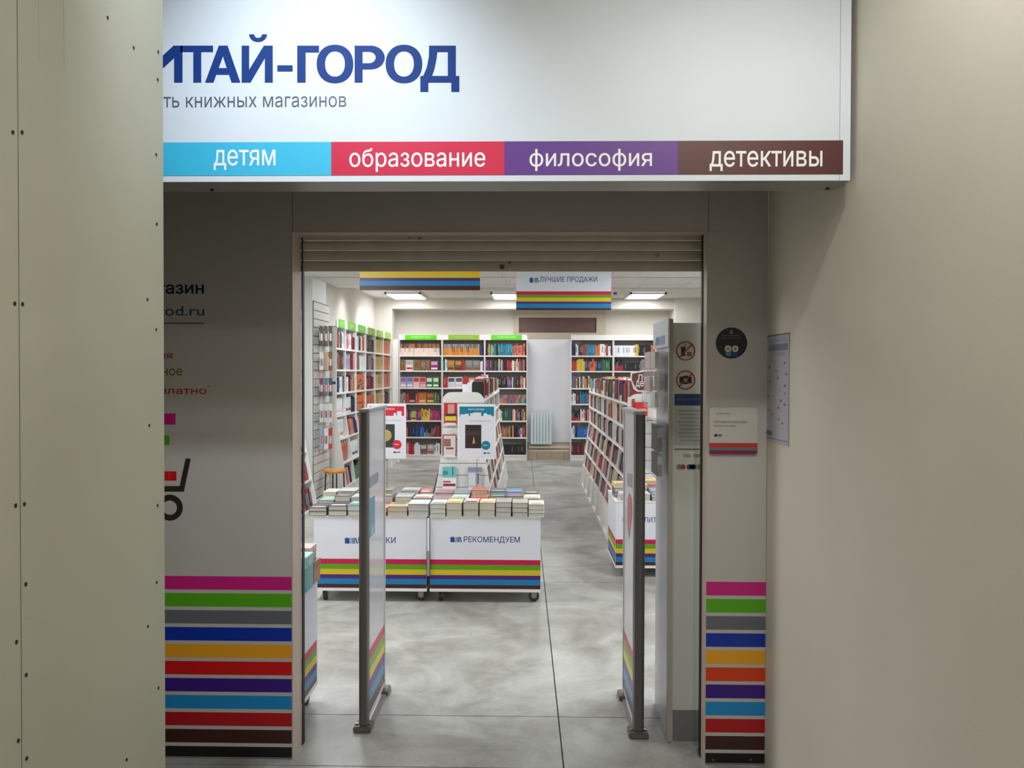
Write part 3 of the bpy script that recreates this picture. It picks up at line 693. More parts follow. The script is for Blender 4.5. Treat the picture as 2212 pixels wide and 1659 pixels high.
for i in range(6):
    F = Frame((XW, ybays[i], 0), (0, 1, 0), (1, 0, 0)); W = ybays[i+1]-ybays[i]-.003
    t, vf = uniform_bookcase(F, W, 'white bookcase along the left shop wall, %s' % ('nearest of the six' if i == 0 else 'farthest of the six' if i == 5 else ordn(i+1)+' of six from the near end'), zl, 2.24, SL)
    mb = MB(); F.box(mb, .10, W-.10, .004, .010, 2.235, 2.345, greens[i]); lb = mb.build('label_strip', t, label='green section label')
    y0 = ybays[i]; text('книги', mat('print pale green', (196, 232, 170), .4), lb, y0+W*.3, y0+W*.7, 2.27, 2.32, XW+.0105, face='+x')
    for r, pools in enumerate(cols[i]):
        z = zl[r]; ln = 0 if z > 1 else math.atan(SL/1.07)*1.0
        fillrow(F, .016, W-.016, vf(z)-.012, z+(.0004 if ln == 0 else .0006), [(p if len(p) > 2 else (*p, {})) for p in pools], .225 if z > 1 else .23,
                '%s shelf, %s bookcase on left wall' % (ordn(r+1), ordn(i+1)), 'books on the left wall bookcases', lean=ln, tmin=.022, tmax=.045, depth=.15)
# blue strip on the end panel and wooden stool by it
e0 = rect(709, 824, 725, 830, ybays[0]-.002)
t = MB().box(e0[0], e0[1], ybays[0]-.0035, ybays[0]-.0006, e0[2], e0[3], mat('strip blue', (40, 90, 150), .4)).build('shelf_tag'); t['label'] = 'small blue strip on the end panel of the left-wall bookcases'; t['category'] = 'label'
sc = at(722, 1020, 9.95); zs_ = CAMZ-(1016-804)*9.95/FPX
stl = thing('stool', 'round stool with orange wooden seat and thin dark legs by the left bookcases', 'stool', (sc.x+.006, 9.95, 0))
wood = mat('orange varnished wood', (224, 146, 34), .3, noise=(9, .08, 4), coat=.3)
sxc = sc.x+.006
mb = MB(); n = 28
for i in range(n):
    a0, a1 = 2*math.pi*i/n, 2*math.pi*(i+1)/n
    for (r0, z0, r1, z1) in ((0.0001, zs_-.04, .13, zs_-.04), (.13, zs_-.04, .143, zs_-.02), (.143, zs_-.02, .135, zs_-.002), (.135, zs_-.002, .0001, zs_+.004)):
        mb.poly([(sxc+math.cos(a0)*r0, 9.95+math.sin(a0)*r0, z0), (sxc+math.cos(a1)*r0, 9.95+math.sin(a1)*r0, z0), (sxc+math.cos(a1)*r1, 9.95+math.sin(a1)*r1, z1), (sxc+math.cos(a0)*r1, 9.95+math.sin(a0)*r1, z1)], wood)
mb.build('seat', stl)
for k in range(4):
    a = math.radians(25+90*k); MB().tube((sxc+math.cos(a)*.11, 9.95+math.sin(a)*.11, zs_-.04), (sxc+math.cos(a)*.125, 9.95+math.sin(a)*.125, 0), .009, mat('dark steel leg', (70, 72, 78), .4, .5)).build('leg', stl)
# ---- near-left bookcase glimpsed behind the door edge
F = Frame((-2.52, 8.0, 0), (0, 1, 0), (1, 0, 0))
t, vf = uniform_bookcase(F, .98, 'white bookcase against the left wall just inside the doorway, mostly hidden by the door edge', [1.965, 1.68, 1.375, 1.075, .775, .46, .16], 2.24, .2, depth=.32)
for r, z in enumerate(zl):
    pool = {4: [('navy', .2), ('white', .1), ('black', .1), ('white', .1), ('navy', .3)], 5: [('red', .5), ('dark', .2), ('red', .15), ('dark', .1)]}.get(r, [('all', .9)])
    fillrow(F, .016, .96, vf(z)-.012, z+.0006, [(*p, {}) for p in pool], .225, '%s shelf, bookcase by the doorway' % ordn(r+1), 'books on the bookcase by the doorway', lean=0 if z > 1 else math.atan(.2/1.07), tmin=.03, tmax=.05)

# ---- slatwall panel on the column, with hanging packs
sw = thing('slatwall_panel', 'white slatwall panel with hanging packs on the left column side', 'display panel', (cx1, 9.95, .1), None)
slat_m = mat('slatwall white', (206, 205, 198), .5)
x_s = cx1
zt = atx(676, 648, x_s+.02).z; zz = .12; k = 0
while zz < zt-.05:
    MB().box(x_s+.0006, x_s+.016, 9.62, 10.36, zz+.005, zz+.098, slat_m).build('slat', sw); zz += .103
MB().box(x_s+.0003, x_s+.008, 9.61, 10.36, .1, zt, mat('slat groove', (120, 118, 112), .8)).build('backing', sw)
a = at(677, 660, 9.6)
MB().box(x_s+.0165, x_s+.05, 9.62, 10.36, .05, .11, slat_m).build('base_ledge', sw)
pk = [(705, 748, [(40, 40, 46), (60, 60, 66), (30, 30, 34)]), (761, 801, [(226, 226, 230), (190, 160, 110), (130, 66, 40)]), (818, 857, [(130, 40, 90), (30, 140, 130), (90, 40, 90)]),
      (873, 914, [(220, 224, 226), (210, 220, 222), (228, 226, 224)]), (926, 972, [(150, 176, 206), (236, 236, 238), (196, 44, 34)])]
for r, (y0, y1, cs) in enumerate(pk):
    for k, c in enumerate(cs):
        yy = (9.68, 9.90, 10.12)[k]; px = pix((x_s+.09, yy, 1.5))[0]
        za = CAMZ+(804-y0)*yy/FPX; zb = CAMZ+(804-y1)*yy/FPX
        t = thing('hanging_pack', '%s flat pack hanging on the slatwall, %s row from the top, %s' % (cname(c), ordn(r+1), ('nearest', 'middle', 'farthest')[k]), 'card pack', (x_s+.09, yy, zb))
        m_ = mat('pack %d %d' % (r, k), c, .3); m2 = mat('pack art %d %d' % (r, k), jit((255-c[0]*.4, 230-c[1]*.5, 220-c[2]*.5), 20), .3)
        wd = .085
        mb = MB(); mb.box(x_s+.085, x_s+.091, yy-wd, yy+wd, zb, za, m_); mb.build('card', t, bevel=.002)
        MB().box(x_s+.0911, x_s+.0925, yy-wd*.7, yy+wd*.5, zb+(za-zb)*.25, zb+(za-zb)*.62, m2).box(x_s+.0846, x_s+.0905, yy-wd-.0008, yy-wd+.0002, zb+(za-zb)*.3, zb+(za-zb)*.7, m2).build('printed_art', t)
        MB().tube((x_s+.0165, yy, za-.012), (x_s+.105, yy, za-.006), .0025, steel, 6).build('hook', t)

# ---- gondolas
def gondola(X0, face, Ya, Yb, nb, zsh, ztop, slant, name_label, zk=.93, half=.2, pools=None, where='', group=''):
    """face=+1: the side facing +X is modelled with books at X0 ; half = half depth at the top"""
    L = Yb-Ya; xc = X0-face*half
    g = thing('display_rack', name_label, 'book rack', (xc, Ya+L/2, 0))
    def hw(z): return half if z >= zk else half+slant*(zk-z)/zk
    F = Frame((xc, Ya, 0), (0, 1, 0), (face, 0, 0)); w_ = L/nb
    for i in range(nb+1):
        ring = [(-hw(0), .03), (hw(0), .03), (hw(zk), zk), (half, ztop), (-half, ztop), (-hw(zk), zk)]
        mb = MB(); u = min(i*w_, L-.012); F.quadprism(mb, u, u+.012, ring, shelfw); mb.build('divider', g)
    mb = MB(); F.box(mb, .0121, L-.0121, -.006, .006, .05, ztop, backp); mb.build('centre_panel', g)
    for z in zsh:
        for i in range(nb):
            for s in (1, -1):
                dz = (slant/zk)*(hw(z)) if z < zk-.05 else 0
                mb = MB(); mb.hexa([F(i*w_+.0125, s*.0065, z-.02-dz), F((i+1)*w_-.001, s*.0065, z-.02-dz), F((i+1)*w_-.001, s*(hw(z)+.006), z-.02), F(i*w_+.0125, s*(hw(z)+.006), z-.02),
                                    F(i*w_+.0125, s*.0065, z-dz), F((i+1)*w_-.001, s*.0065, z-dz), F((i+1)*w_-.001, s*(hw(z)+.006), z), F(i*w_+.0125, s*(hw(z)+.006), z)], shelfw); mb.build('shelf', g)
    mb = MB(); F.box(mb, 0, L, -hw(0)+.02, hw(0)-.02, 0, .03, shelfw); F.box(mb, .013, L-.013, hw(.2)-.02, hw(.2)-.012, .03, zsh[-1]-.021, shelfw); mb.build('plinth', g)
    for r, z in enumerate(zsh):
        ln = 0 if z >= zk-.05 else math.atan(slant/zk)
        for i in range(nb):
            order = i+1
            pl = pools[(i*7+r*3) % len(pools)]
            fillrow(F, i*w_+(.016 if (r or i or face < 0) else .17), (i+1)*w_-.004, hw(z)-.012, z+.0006, [(*p, {}) if len(p) < 3 else p for p in pl], .172 if r else .2, '%s shelf, %s bay, %s' % (ordn(r+1), ordn(order), where), group, lean=ln, tmin=.022, tmax=.05, depth=.11, prio=1.6)
            # face-out covers in the bays, that hide part of the spines behind them
    return g, F, hw, w_
zg = [1.375, 1.155, .935, .72, .51, .31]
gp = [[('dark', .5), ('red', .3), ('dark', .2)], [('dark', 1)], [('red', .2), ('grey', .2), ('dark', .3), ('white', .2)], [('goldtan', .3), ('dark', .7)], [('maroon', .3), ('dark', .4), ('pink', .2)],
      [('grey', .5), ('maroon', .5)], [('dark', .4), ('neon', .1), ('brown', .5)], [('navy', .2), ('magenta', .3), ('dark', .5)], [('white', .3), ('yellow', .2), ('dark', .5)], [('teal', .3), ('dark', .7)], [('brown', .6), ('cream', .3)]]
gR, FR, hwR, wR = gondola(.89, -1, 7.25, 11.85, 7, zg, 1.43, .13, 'long white double-sided book rack right of the aisle, full of mostly dark books', pools=gp, where='right-hand rack', group='books on the right-hand rack')
gL, FL, hwL, wL = gondola(-.44, 1, 8.0, 12.3, 6, zg, 1.40, .14, 'long white double-sided book rack left of the aisle behind the front tables', pools=gp, where='left-hand rack', group='books on the left-hand rack')
# end panels (slatwall) of both racks
def endpanel(g, xc, Y, half, ztop, slant, label, zk=.93, rnd=.09):
    def hw(z): return half if z >= zk else half+slant*(zk-z)/zk
    zz = .16; k = 0; H = .1185
    gm_ = mat('end slat white', (226, 226, 224), .4)
    MB().prism([(xc-hw(0)+.01, Y-.006, .03), (xc+hw(0)-.01, Y-.006, .03), (xc+half-.005, Y-.006, zk), (xc+half-.005, Y-.006, ztop-rnd), (xc-half+.005, Y-.006, ztop-rnd), (xc-half+.005, Y-.006, zk)], (0, .005, 0), mat('slat groove', (120, 118, 112), .8)).build('groove_backing', g)
    while zz < ztop-.02:
        z1 = min(zz+H-.006, ztop); last = zz+H > ztop-.02
        if last: z1 = ztop
        a, b = hw(zz), hw(z1)
        if last or z1 > ztop-rnd:
            ring = [(xc-a, zz), (xc+a, zz)]+[(xc+b-rnd+rnd*math.cos(t_), max(zz, z1-rnd)+min(rnd, z1-zz)*math.sin(t_)) for t_ in [math.pi/2*i/8 for i in range(9)]]+[(xc-b+rnd-rnd*math.sin(t_), max(zz, z1-rnd)+min(rnd, z1-zz)*math.cos(t_)) for t_ in [math.pi/2*i/8 for i in range(9)]]
            if z1-zz > .12 or last: pass
        else: ring = [(xc-a, zz), (xc+a, zz), (xc+b, z1), (xc-b, z1)]
        MB().prism([(x, Y-.022, z) for x, z in ring], (0, .0155, 0), gm_).build('end_slat', g)
        zz += H
    return
endpanel(gL, -.64, 8.0, .205, 1.452, .14, '')
endpanel(gR, 1.09, 7.25, .205, 1.46, .13, '')
# covers standing on the end slats
def cover(px0, py0, px1, py1, Y, c, art, label, group, t=.022, lean=0.0, hold=None):
    x0, x1, z0, z1 = rect(px0, py0, px1, py1, Y)
    M = Matrix.Translation((x0, Y, z0)) @ Matrix(((0, 1, 0, 0), (1, 0, 0, 0), (0, 0, 1, 0), (0, 0, 0, 1)))
    b = book(M, t, x1-x0, z1-z0, c, label, group, art=art, prio=9)
    if hold is not None: MB().box(x0+.01, x1-.01, Y-.004, Y+t, z0-.012, z0-.0005, white).box(x0+.01, x1-.01, Y-.006, Y-.002, z0-.012, z0+.012, white).build('ledge', hold)
    return b
G1 = 'books displayed on the left rack end panel'
Ye = 7.935
cover(959, 871, 986.5, 916, Ye, (186, 34, 40), [(.3, .82, .5, .95, (214, 150, 140)), (.15, .95, .36, .5, (60, 30, 30)), (.08, .96, .16, .38, (216, 200, 60))], 'red book with a pale face and yellow title on the left rack end panel', G1, hold=gL)
cover(956, 939, 985.5, 985, Ye, (156, 40, 44), [(.08, .95, .06, .96, (214, 208, 204)), (.1, .6, .45, .8, (150, 100, 90)), (.25, .8, .32, .4, (150, 50, 50))], 'pale book with red border below the red one on the rack end panel', G1, hold=gL)
cover(955.5, 1008, 985.5, 1055, Ye-.012, (232, 232, 236), [(.0, 1, .5, 1, (110, 190, 190)), (.72, .78, .6, 1, (30, 70, 80)), (.05, .4, .62, .8, (60, 140, 144)), (.06, .95, .1, .22, (150, 40, 60)), (.06, .6, .27, .34, (170, 80, 90))], 'teal and white book at the lower left of the rack end panel', G1, hold=gL)
cover(1010, 1009, 1041, 1055, Ye-.012, (178, 182, 190), [(0.02, .98, .78, .98, (140, 142, 164)), (.08, .55, .12, .72, (206, 216, 220)), (.7, .78, .2, .7, (90, 96, 110)), (.62, .95, .62, .66, (90, 96, 110))], 'grey wintry book at the lower right of the rack end panel', G1, hold=gL)
cover(1002, 884, 1030, 930, Ye, (60, 50, 60), None, 'dark book on the rack end panel behind the teal poster', G1, hold=gL)
cover(1371, 869, 1399, 912, 7.19, (206, 44, 50), [(.1, .95, .1, .3, (236, 232, 232)), (.3, .95, .55, .68, (236, 150, 140))], 'red and white book on the end panel of the right rack', G1, hold=gR)
cover(1366, 862, 1371, 912, 7.205, (170, 60, 60), None, 'narrow reddish book left of the red one on the right rack end', G1)
# black edge on the left of the rack end panel
mb = MB(); a = at(949, 1012, 8.02); b = at(936, 1070, 8.02); mb.prism([(a.x-.004, 7.99, a.z), (a.x+.004, 7.99, a.z), (b.x+.004, 7.99, b.z), (b.x-.006, 7.99, b.z)], (0, .01, 0), black); mb.build('black_edge', gL)
# brown topper sign on the right rack
tp = thing('topper_sign', 'brown rounded sign with white lettering on top of the right rack', 'sign', (1.09, 7.19, 1.46))
def blob(Y, d, infl, m, nm):
    pts = [(1366, 807), (1400, 802), (1440, 802), (1456, 808), (1458, 822), (1450, 838), (1438, 843), (1380, 843), (1372, 837), (1365, 820)]
    cx_, cy_ = 1411, 822; out = []
    for x, y in pts:
        k = infl; p = at(x+(k if x > cx_ else -k), y+(k if y > cy_ else -k), Y); out.append((p.x, Y, p.z))
    MB().prism(out, (0, d, 0), m).build(nm, tp)
blob(7.19, .008, 3.2, white, 'backing'); blob(7.187, .003, 0, mat('topper brown', (98, 54, 34), .4), 'brown_face')
ptext('Лучшие', whitet, tp, 1377, 809, 1444, 826, 7.187, bold=.004)
ptext('детективы', whitet, tp, 1373, 823, 1450, 838, 7.187, bold=.004)
MB().box(1.02, 1.05, 7.2, 7.21, 1.40, 1.50, white).box(1.13, 1.16, 7.2, 7.21, 1.40, 1.50, white).build('bracket', tp)
# small books and magazines standing on top of the racks
for i in range(11):
    Yt = 8.9+i*.3; F = Frame((-.64, Yt, 1.4006), (1, 0, 0), (0, -1, 0))
    c = random.choice([(196, 130, 160), (226, 190, 204), (170, 60, 110), (226, 222, 226)])
    cxp = -.695+.004*(i % 3)
    x0 = cxp; M = Matrix.Translation((x0, Yt, 1.4112)) @ Matrix(((0, 1, 0, 0), (1, 0, 0, 0), (0, 0, 1, 0), (0, 0, 0, 1)))
    book(M, .03, .105, .10+.012*(i % 4)+.008*i, c, '%s booklet standing on the left rack, %s from its near end' % (cname(c), ordn(i+1)), 'booklets standing on the left rack', art=[(.05, .95, .62, .93, (236, 232, 236)), (.1, .5, .1, .5, (160, 60, 100)), (.55, .9, .1, .5, (226, 190, 204))], prio=4)
mb = MB(); mb.box(-.700, -.582, 8.62, 8.63, 1.4104, 1.52, white); o = mb.build('booklet_stop'); o['label'] = 'white end plate in front of the booklets on the left rack'; o['category'] = 'plate'
for i in range(16):
    Yt = 7.45+i*.27; c = jit(random.choice([(206, 190, 170), (120, 40, 44), (230, 226, 222), (70, 66, 70), (210, 160, 110), (150, 140, 140)]), 8)
    M = Matrix.Translation((1.033, Yt, 1.43+.0125)) @ Matrix(((0, 1, 0, 0), (1, 0, 0, 0), (0, 0, 1, 0), (0, 0, 0, 1)))
    hh = .12+.05*random.random()
    book(M, .035, .10+.035*random.random(), hh, c, '%s book standing on top of the right rack, %s from its near end' % (cname(c), ordn(i+1)), 'books standing on top of the right rack', art=[(.1, .9, .6, .9, jit((220, 210, 200), 20)), (.2, .8, .15, .4, jit((150, 120, 110), 30))], prio=4)
MB().box(1.03, 1.165, 7.3, 11.8, 1.4302, 1.442, shelfw).build('top_board', gR)
MB().box(-.705, -.575, 8.02, 12.28, 1.4002, 1.41, shelfw).build('top_board', gL)

# ---- display tables on casters
def caster(par, x, y, r=.042, turn=False):
    ax_ = 'y' if turn else 'x'
    mb = MB().disc((x, y+.012, r), r, ax_, .022, rubber, 20).disc((x, y+.012, r), r*.45, ax_, .028, steel, 12); c = mb.build('caster', par)
    mb = MB()
    if turn: mb.box(x-.02, x+.02, y-.0055, y-.003, r*.8, .08, steel).box(x-.02, x+.02, y+.027, y+.0295, r*.8, .08, steel).box(x-.022, x+.022, y-.0055, y+.0295, .0765, .0795, steel)
    else: mb.box(x-.016, x-.0145, y-.014, y+.026, r*.8, .08, steel).box(x+.0145, x+.016, y-.014, y+.026, r*.8, .08, steel).box(x-.018, x+.018, y-.016, y+.028, .0765, .0795, steel)
    mb.build('fork', c)
def stripes_z(Y, ys):
    return [CAMZ+(804-y)*Y/FPX for y in ys]
Ytb = 5.76
ZS = [CAMZ+(804-y)*Ytb/FPX for y in (1211, 1222.3, 1233.3, 1245, 1254, 1266, 1274.5)]
TOPZ = CAMZ+(804-1117)*Ytb/FPX; BOTZ = CAMZ+(804-1281)*Ytb/FPX
def table(x0, x1, y0, y1, label, dy=0, side=None, stripes_on=('front',)):
    t = thing('display_table', label, 'table', ((x0+x1)/2, (y0+y1)/2, 0), 'display tables on wheels')
    b = []
    for i in range(6): b.append((ZS[i+1], ZS[i], C6M[i]))
    panel_grid(x0, x1, BOTZ+.02, TOPZ-.012, y0, y0+.014, b, white).build('front_panel', t)
    for s, nm in ((x0, 'side_panel'), (x1-.014, 'side_panel')):
        mb = panel_grid(0, 1, BOTZ+.02, TOPZ-.012, 0, 1, b, white)
        # rotate the banded box so its printed face looks sideways
        out = MB(); out.mats = mb.mats; out.f = mb.f; out.m = mb.m; left = s == x0
        for v in mb.v:
            if left: out.v.append(Vector((s+v.y*.014, y0+.0142+(y1-y0-.0284)*v.x, v.z)))
            else: out.v.append(Vector((s+.014-v.y*.014, y0+.0142+(y1-y0-.0284)*v.x, v.z)))
        out.build(nm, t)
    MB().box(x0, x1, y1-.014, y1, BOTZ+.02, TOPZ-.012, white).build('back_panel', t)
    MB().box(x0-.002, x1+.002, y0-.002, y1+.002, BOTZ, BOTZ+.0195, shelfw).build('bottom_board', t)
    MB().box(x0-.004, x1+.004, y0-.004, y1+.004, TOPZ-.0115, TOPZ, shelfw).build('table_top', t)
    for cx_ in (x0+.07, x1-.045):
        for cy_ in (y0+.05, y1-.06): caster(t, cx_, cy_, turn=(cx_ > (x0+x1)/2) == (cy_ < y0+.1), r=.037)
    return t
TD = .62
x0, x1 = at(678, 1200, Ytb).x, at(921, 1200, Ytb).x
tA = table(x0, x1, Ytb, Ytb+TD, 'white wheeled table with rainbow stripes, left of the front pair, under stacked books')
tAx = (x0, x1)
lx0, lx1, lz0, lz1 = rect(745, 1162, 773, 1174, Ytb); logo(tA, lx0, lx1, lz0, lz1, Ytb)
ptext('НОВИНКИ', blue, tA, 774, 1160, 854.5, 1173, Ytb)
x0, x1 = at(929, 1200, Ytb).x, at(1167.5, 1200, Ytb).x
tB = table(x0, x1, Ytb, Ytb+TD, 'white wheeled table with rainbow stripes and blue lettering, right of the front pair')
tBx = (x0, x1)
lx0, lx1, lz0, lz1 = rect(973, 1160, 998, 1171, Ytb); logo(tB, lx0, lx1, lz0, lz1, Ytb)
ptext('РЕКОМЕНДУЕМ', blue, tB, 1002, 1159, 1123, 1174, Ytb)
# plastic strips between the two tables
x0, x1, z0, z1 = rect(922.5, 1119, 927.5, 1190, Ytb-.02)
o = MB().box(x0, x1, Ytb-.02, Ytb-.0165, z0, z1, white).box(x0, x1, Ytb-.02, Ytb-.0045, z0-.18, z0-.001, mat('grey plastic strip', (150, 152, 146), .4)).build('table_joint'); o['label'] = 'white and grey joining strip between the two front tables'; o['category'] = 'strip'
# right table
YR = 6.5
sF = YR/Ytb
x0 = at(1330, 1150, YR).x
tC = table(x0, x0+.8, YR, YR+TD, 'white wheeled table with rainbow stripes behind the right security gate')
z0, z1 = CAMZ+(804-1127)*YR/FPX, CAMZ+(804-1117)*YR/FPX
ax = at(1345, 1122, YR).x; logo(tC, ax, ax+.09, z0, z1, YR)
text('ПОЛИТИКА', blue, tC, at(1372, 1122, YR).x, at(1446, 1122, YR).x, z0-.003, z1+.003, YR)
# left near table, seen edge on from its striped side
XN = at(688, 1300, 4.05).x
s_BOT, s_TOP = BOTZ, TOPZ
TOPZ = CAMZ-(1249-804)*4.03/FPX
tD = table(XN-.8, XN, 4.03-TD+.23, 4.03, 'white wheeled table with rainbow stripes just inside the doorway at the far left')
TZD = TOPZ; TOPZ = s_TOP

# ---- piles of books on the tables
def stack(xa, xb, yf, z0, hs, cs, labels, group, dep=.2, art=None):
    z = z0+.0006; n = len(hs)
    for i, (h, c) in enumerate(zip(hs, cs)):
        top = i == n-1; j = random.uniform(-.002, .002)
        M = Matrix.Translation((xa+j, yf+random.uniform(-.003, .003), z+h)) @ Matrix(((0, 1, 0, 0), (0, 0, 1, 0), (-1, 0, 0, 0), (0, 0, 0, 1)))
        # local X -> down, Y (spine->fore edge) -> +X, Z (height) -> +Y
        a = art if top else None
        book(M, h-.0006, xb-xa-.004, dep, c, labels[i], group, art=a, prio=3 if top else 2.2, soft=False); z += h
    return z
def tri(*c): return c
def arts(c1, c2=None, c3=None):
    a = [(.12, .88, .08, .30, c1)]
    if c2: a.append((.12, .80, .45, .85, c2))
    if c3: a.append((.3, .6, .52, .75, c3))
    return a
rowsB = [  # y0, base height, list of (xpix0,xpix1, n books, height each, color of top, art)
  (0, [(929, 963.5, 3, .031, (216, 222, 230), arts((120, 150, 90), (226, 230, 234))), (965, 999.5, 2, .052, (222, 214, 150), arts((170, 150, 60), (236, 226, 180))), (1000.5, 1034.5, 2, .052, (214, 190, 186), arts((110, 40, 44), (236, 226, 222))),
       (1036, 1070.5, 2, .050, (230, 206, 170), arts((236, 150, 100), (240, 226, 196))), (1071.5, 1106, 3, .036, (176, 170, 162), arts((190, 170, 150), (160, 156, 152))), (1107, 1141.5, 3, .035, (178, 170, 172), arts((150, 190, 110), (196, 150, 170))),
       (1142.5, 1177, 3, .030, (226, 226, 226), arts((230, 110, 60), (236, 236, 236)))]),
  (1, [(934, 976, 3, .032, (150, 130, 140), arts((196, 120, 130), (140, 120, 136))), (975, 1013, 3, .033, (196, 206, 200), arts((140, 196, 170), (216, 220, 216))), (1018, 1055, 3, .034, (206, 96, 50), arts((196, 80, 50), (140, 110, 84))),
       (1057, 1092, 3, .038, (52, 66, 74), arts((150, 190, 196), (60, 80, 90))), (1093, 1131, 3, .038, (52, 56, 88), arts((206, 90, 130), (60, 110, 170))), (1131, 1168, 3, .033, (222, 220, 206), arts((190, 170, 80), (226, 226, 220)))]),
  (2, [(940, 978, 3, .036, (160, 96, 110), None), (980, 1016, 3, .034, (130, 140, 150), None), (1018, 1055, 3, .042, (196, 90, 60), arts((220, 130, 90))), (1057, 1092, 3, .040, (60, 74, 84), arts((176, 196, 200))), (1093, 1130, 3, .040, (66, 110, 160), arts((140, 170, 200))), (1133, 1165, 3, .038, (40, 42, 44), arts((216, 200, 150)))])]
rowsA = [
  (0, [(668, 707, 2, .032, (54, 50, 64), arts((226, 170, 170), (50, 100, 120))), (709, 750, 2, .036, (48, 44, 48), arts((220, 220, 220), (60, 60, 70))), (751, 783, 2, .038, (120, 160, 170), arts((70, 110, 120), (160, 196, 204))), (785, 836, 2, .030, (226, 170, 164), arts((240, 200, 196), (226, 160, 150))),
       (837.5, 881, 2, .036, (232, 180, 120), arts((236, 130, 70), (70, 150, 130))), (882, 927, 2, .046, (216, 224, 230), arts((190, 206, 220), (226, 232, 236)))]),
  (1, [(688, 722, 2, .040, (130, 180, 170), arts((206, 190, 150), (150, 196, 180))), (723, 757, 2, .054, (92, 86, 84), arts((176, 160, 150), (80, 80, 84))), (758, 800, 2, .050, (196, 204, 206), arts((120, 150, 170), (216, 220, 220))), (806, 849, 2, .058, (46, 66, 44), arts((226, 206, 130), (60, 90, 56))),
       (853, 890, 2, .055, (166, 176, 180), arts((190, 190, 196), (150, 156, 160))), (892, 932, 2, .052, (206, 206, 196), arts((190, 50, 40), (226, 226, 226)))]),
  (2, [(698, 728, 3, .036, (206, 200, 190), arts((226, 206, 190))), (730, 770, 3, .040, (180, 180, 180), arts((226, 226, 226))), (772, 806, 3, .036, (186, 140, 120), arts((226, 190, 90))), (808, 848, 3, .042, (70, 110, 70), arts((226, 150, 60))), (866, 905, 3, .040, (150, 150, 152), arts((70, 76, 70))), (907, 930, 3, .038, (196, 60, 54), arts((230, 230, 230)))])]
stk_col = [(200, 196, 186), (70, 64, 70), (110, 60, 60), (160, 170, 180), (226, 222, 216), (90, 110, 130)]
for tname, rows, T in (('left table', rowsA, tA), ('right table', rowsB, tB)):
    for r, lst in rows:
        yf = Ytb-.012+r*.205
        for k, (pa, pb, n, h, c, art) in enumerate(lst):
            xa, xb = at(pa, 1100, yf).x, at(pb, 1100, yf).x
            cs = [jit(c if r == 0 else random.choice(stk_col), 10) for _ in range(n-1)]+[c]
            rown = ('front', 'middle', 'back')[r]
            labs = []
            for i in range(n):
                pos = 'top' if i == n-1 else 'bottom' if i == 0 else 'middle'
                labs.append('%s book, %s in %s pile from left, %s row, %s' % (cname(cs[i]), pos, ordn(k+1), rown, 'left front table' if tname[0] == 'l' else 'right front table'))
            stack(xa, xb, yf, TOPZ, [h*random.uniform(.93, 1.07) for _ in range(n)], cs, labs, 'piled books on the %s' % ('left front table' if tname[0] == 'l' else 'right front table'), dep=.19, art=art)
# books on the right table
for k, (pa, pb, yo, n, h, c, art) in enumerate([(1340, 1372, 0, 2, .026, (200, 196, 206), arts((150, 130, 196), (216, 206, 230))), (1374, 1406, 0, 2, .026, (206, 216, 206), arts((120, 130, 150))), (1408, 1440, 0, 3, .026, (120, 150, 190), None), (1327, 1362, .2, 3, .036, (226, 206, 150), arts((226, 120, 40), (230, 226, 180))),
                                                (1368, 1400, .2, 3, .034, (196, 216, 170), arts((160, 196, 140))), (1402, 1440, .2, 2, .034, (190, 70, 50), None), (1345, 1380, .4, 3, .036, (130, 130, 120), None), (1382, 1420, .4, 3, .036, (236, 190, 120), None)]):
    yf = YR+.01+yo; xa, xb = at(pa, 1080, yf).x, at(pb, 1080, yf).x; xa = max(xa, x0+.002)
    cs = [jit(random.choice(stk_col), 10) for _ in range(n-1)]+[c]
    labs = ['%s book, %s in pile %s of the table behind the right gate' % (cname(cs[i]), 'topmost' if i == n-1 else 'lowest' if i == 0 else 'middle one', ordn(k+1)) for i in range(n)]
    stack(xa, xb, yf, TOPZ, [h]*n, cs, labs, 'piled books on the table behind the right gate', dep=.185, art=art)
# boxes on the near left table
def carton(px0, px1, py0, py1, Y, d, c, cd, label, dz=0):
    x0, x1, z0, z1 = rect(px0, py0, px1, py1, Y); z0 = TZD+.0006+dz
    t = thing('game_box', label, 'box', ((x0+x1)/2, Y+d/2, z0))
    m1 = mat('box '+cname(c)+str(px1), c, .4, noise=(14, .08, 3)); m2 = mat('box art '+str(px1), cd, .4, noise=(20, .2, 4))
    MB().box(x0, x1, Y, Y+d, z0, z0+(z1-z0)*.68, m1).build('base', t, bevel=.001)
    MB().box(x0-.0015, x1+.0015, Y-.0015, Y+d+.0015, z0+(z1-z0)*.6801, z1, m2).build('lid', t, bevel=.001)
    return z1
carton(600, 662, 1204, 1249, 3.72, .12, (120, 178, 182), (150, 206, 206), 'teal box on the near left table by the door edge')
z_ = carton(600, 678, 1216, 1249, 3.86, .12, (176, 130, 106), (150, 110, 92), 'brown patterned box standing behind the teal box')
carton(600, 670, 1184, 1216, 3.865, .11, (190, 150, 140), (222, 190, 182), 'pink-topped box, upper one behind the teal box', dz=z_-TZD)

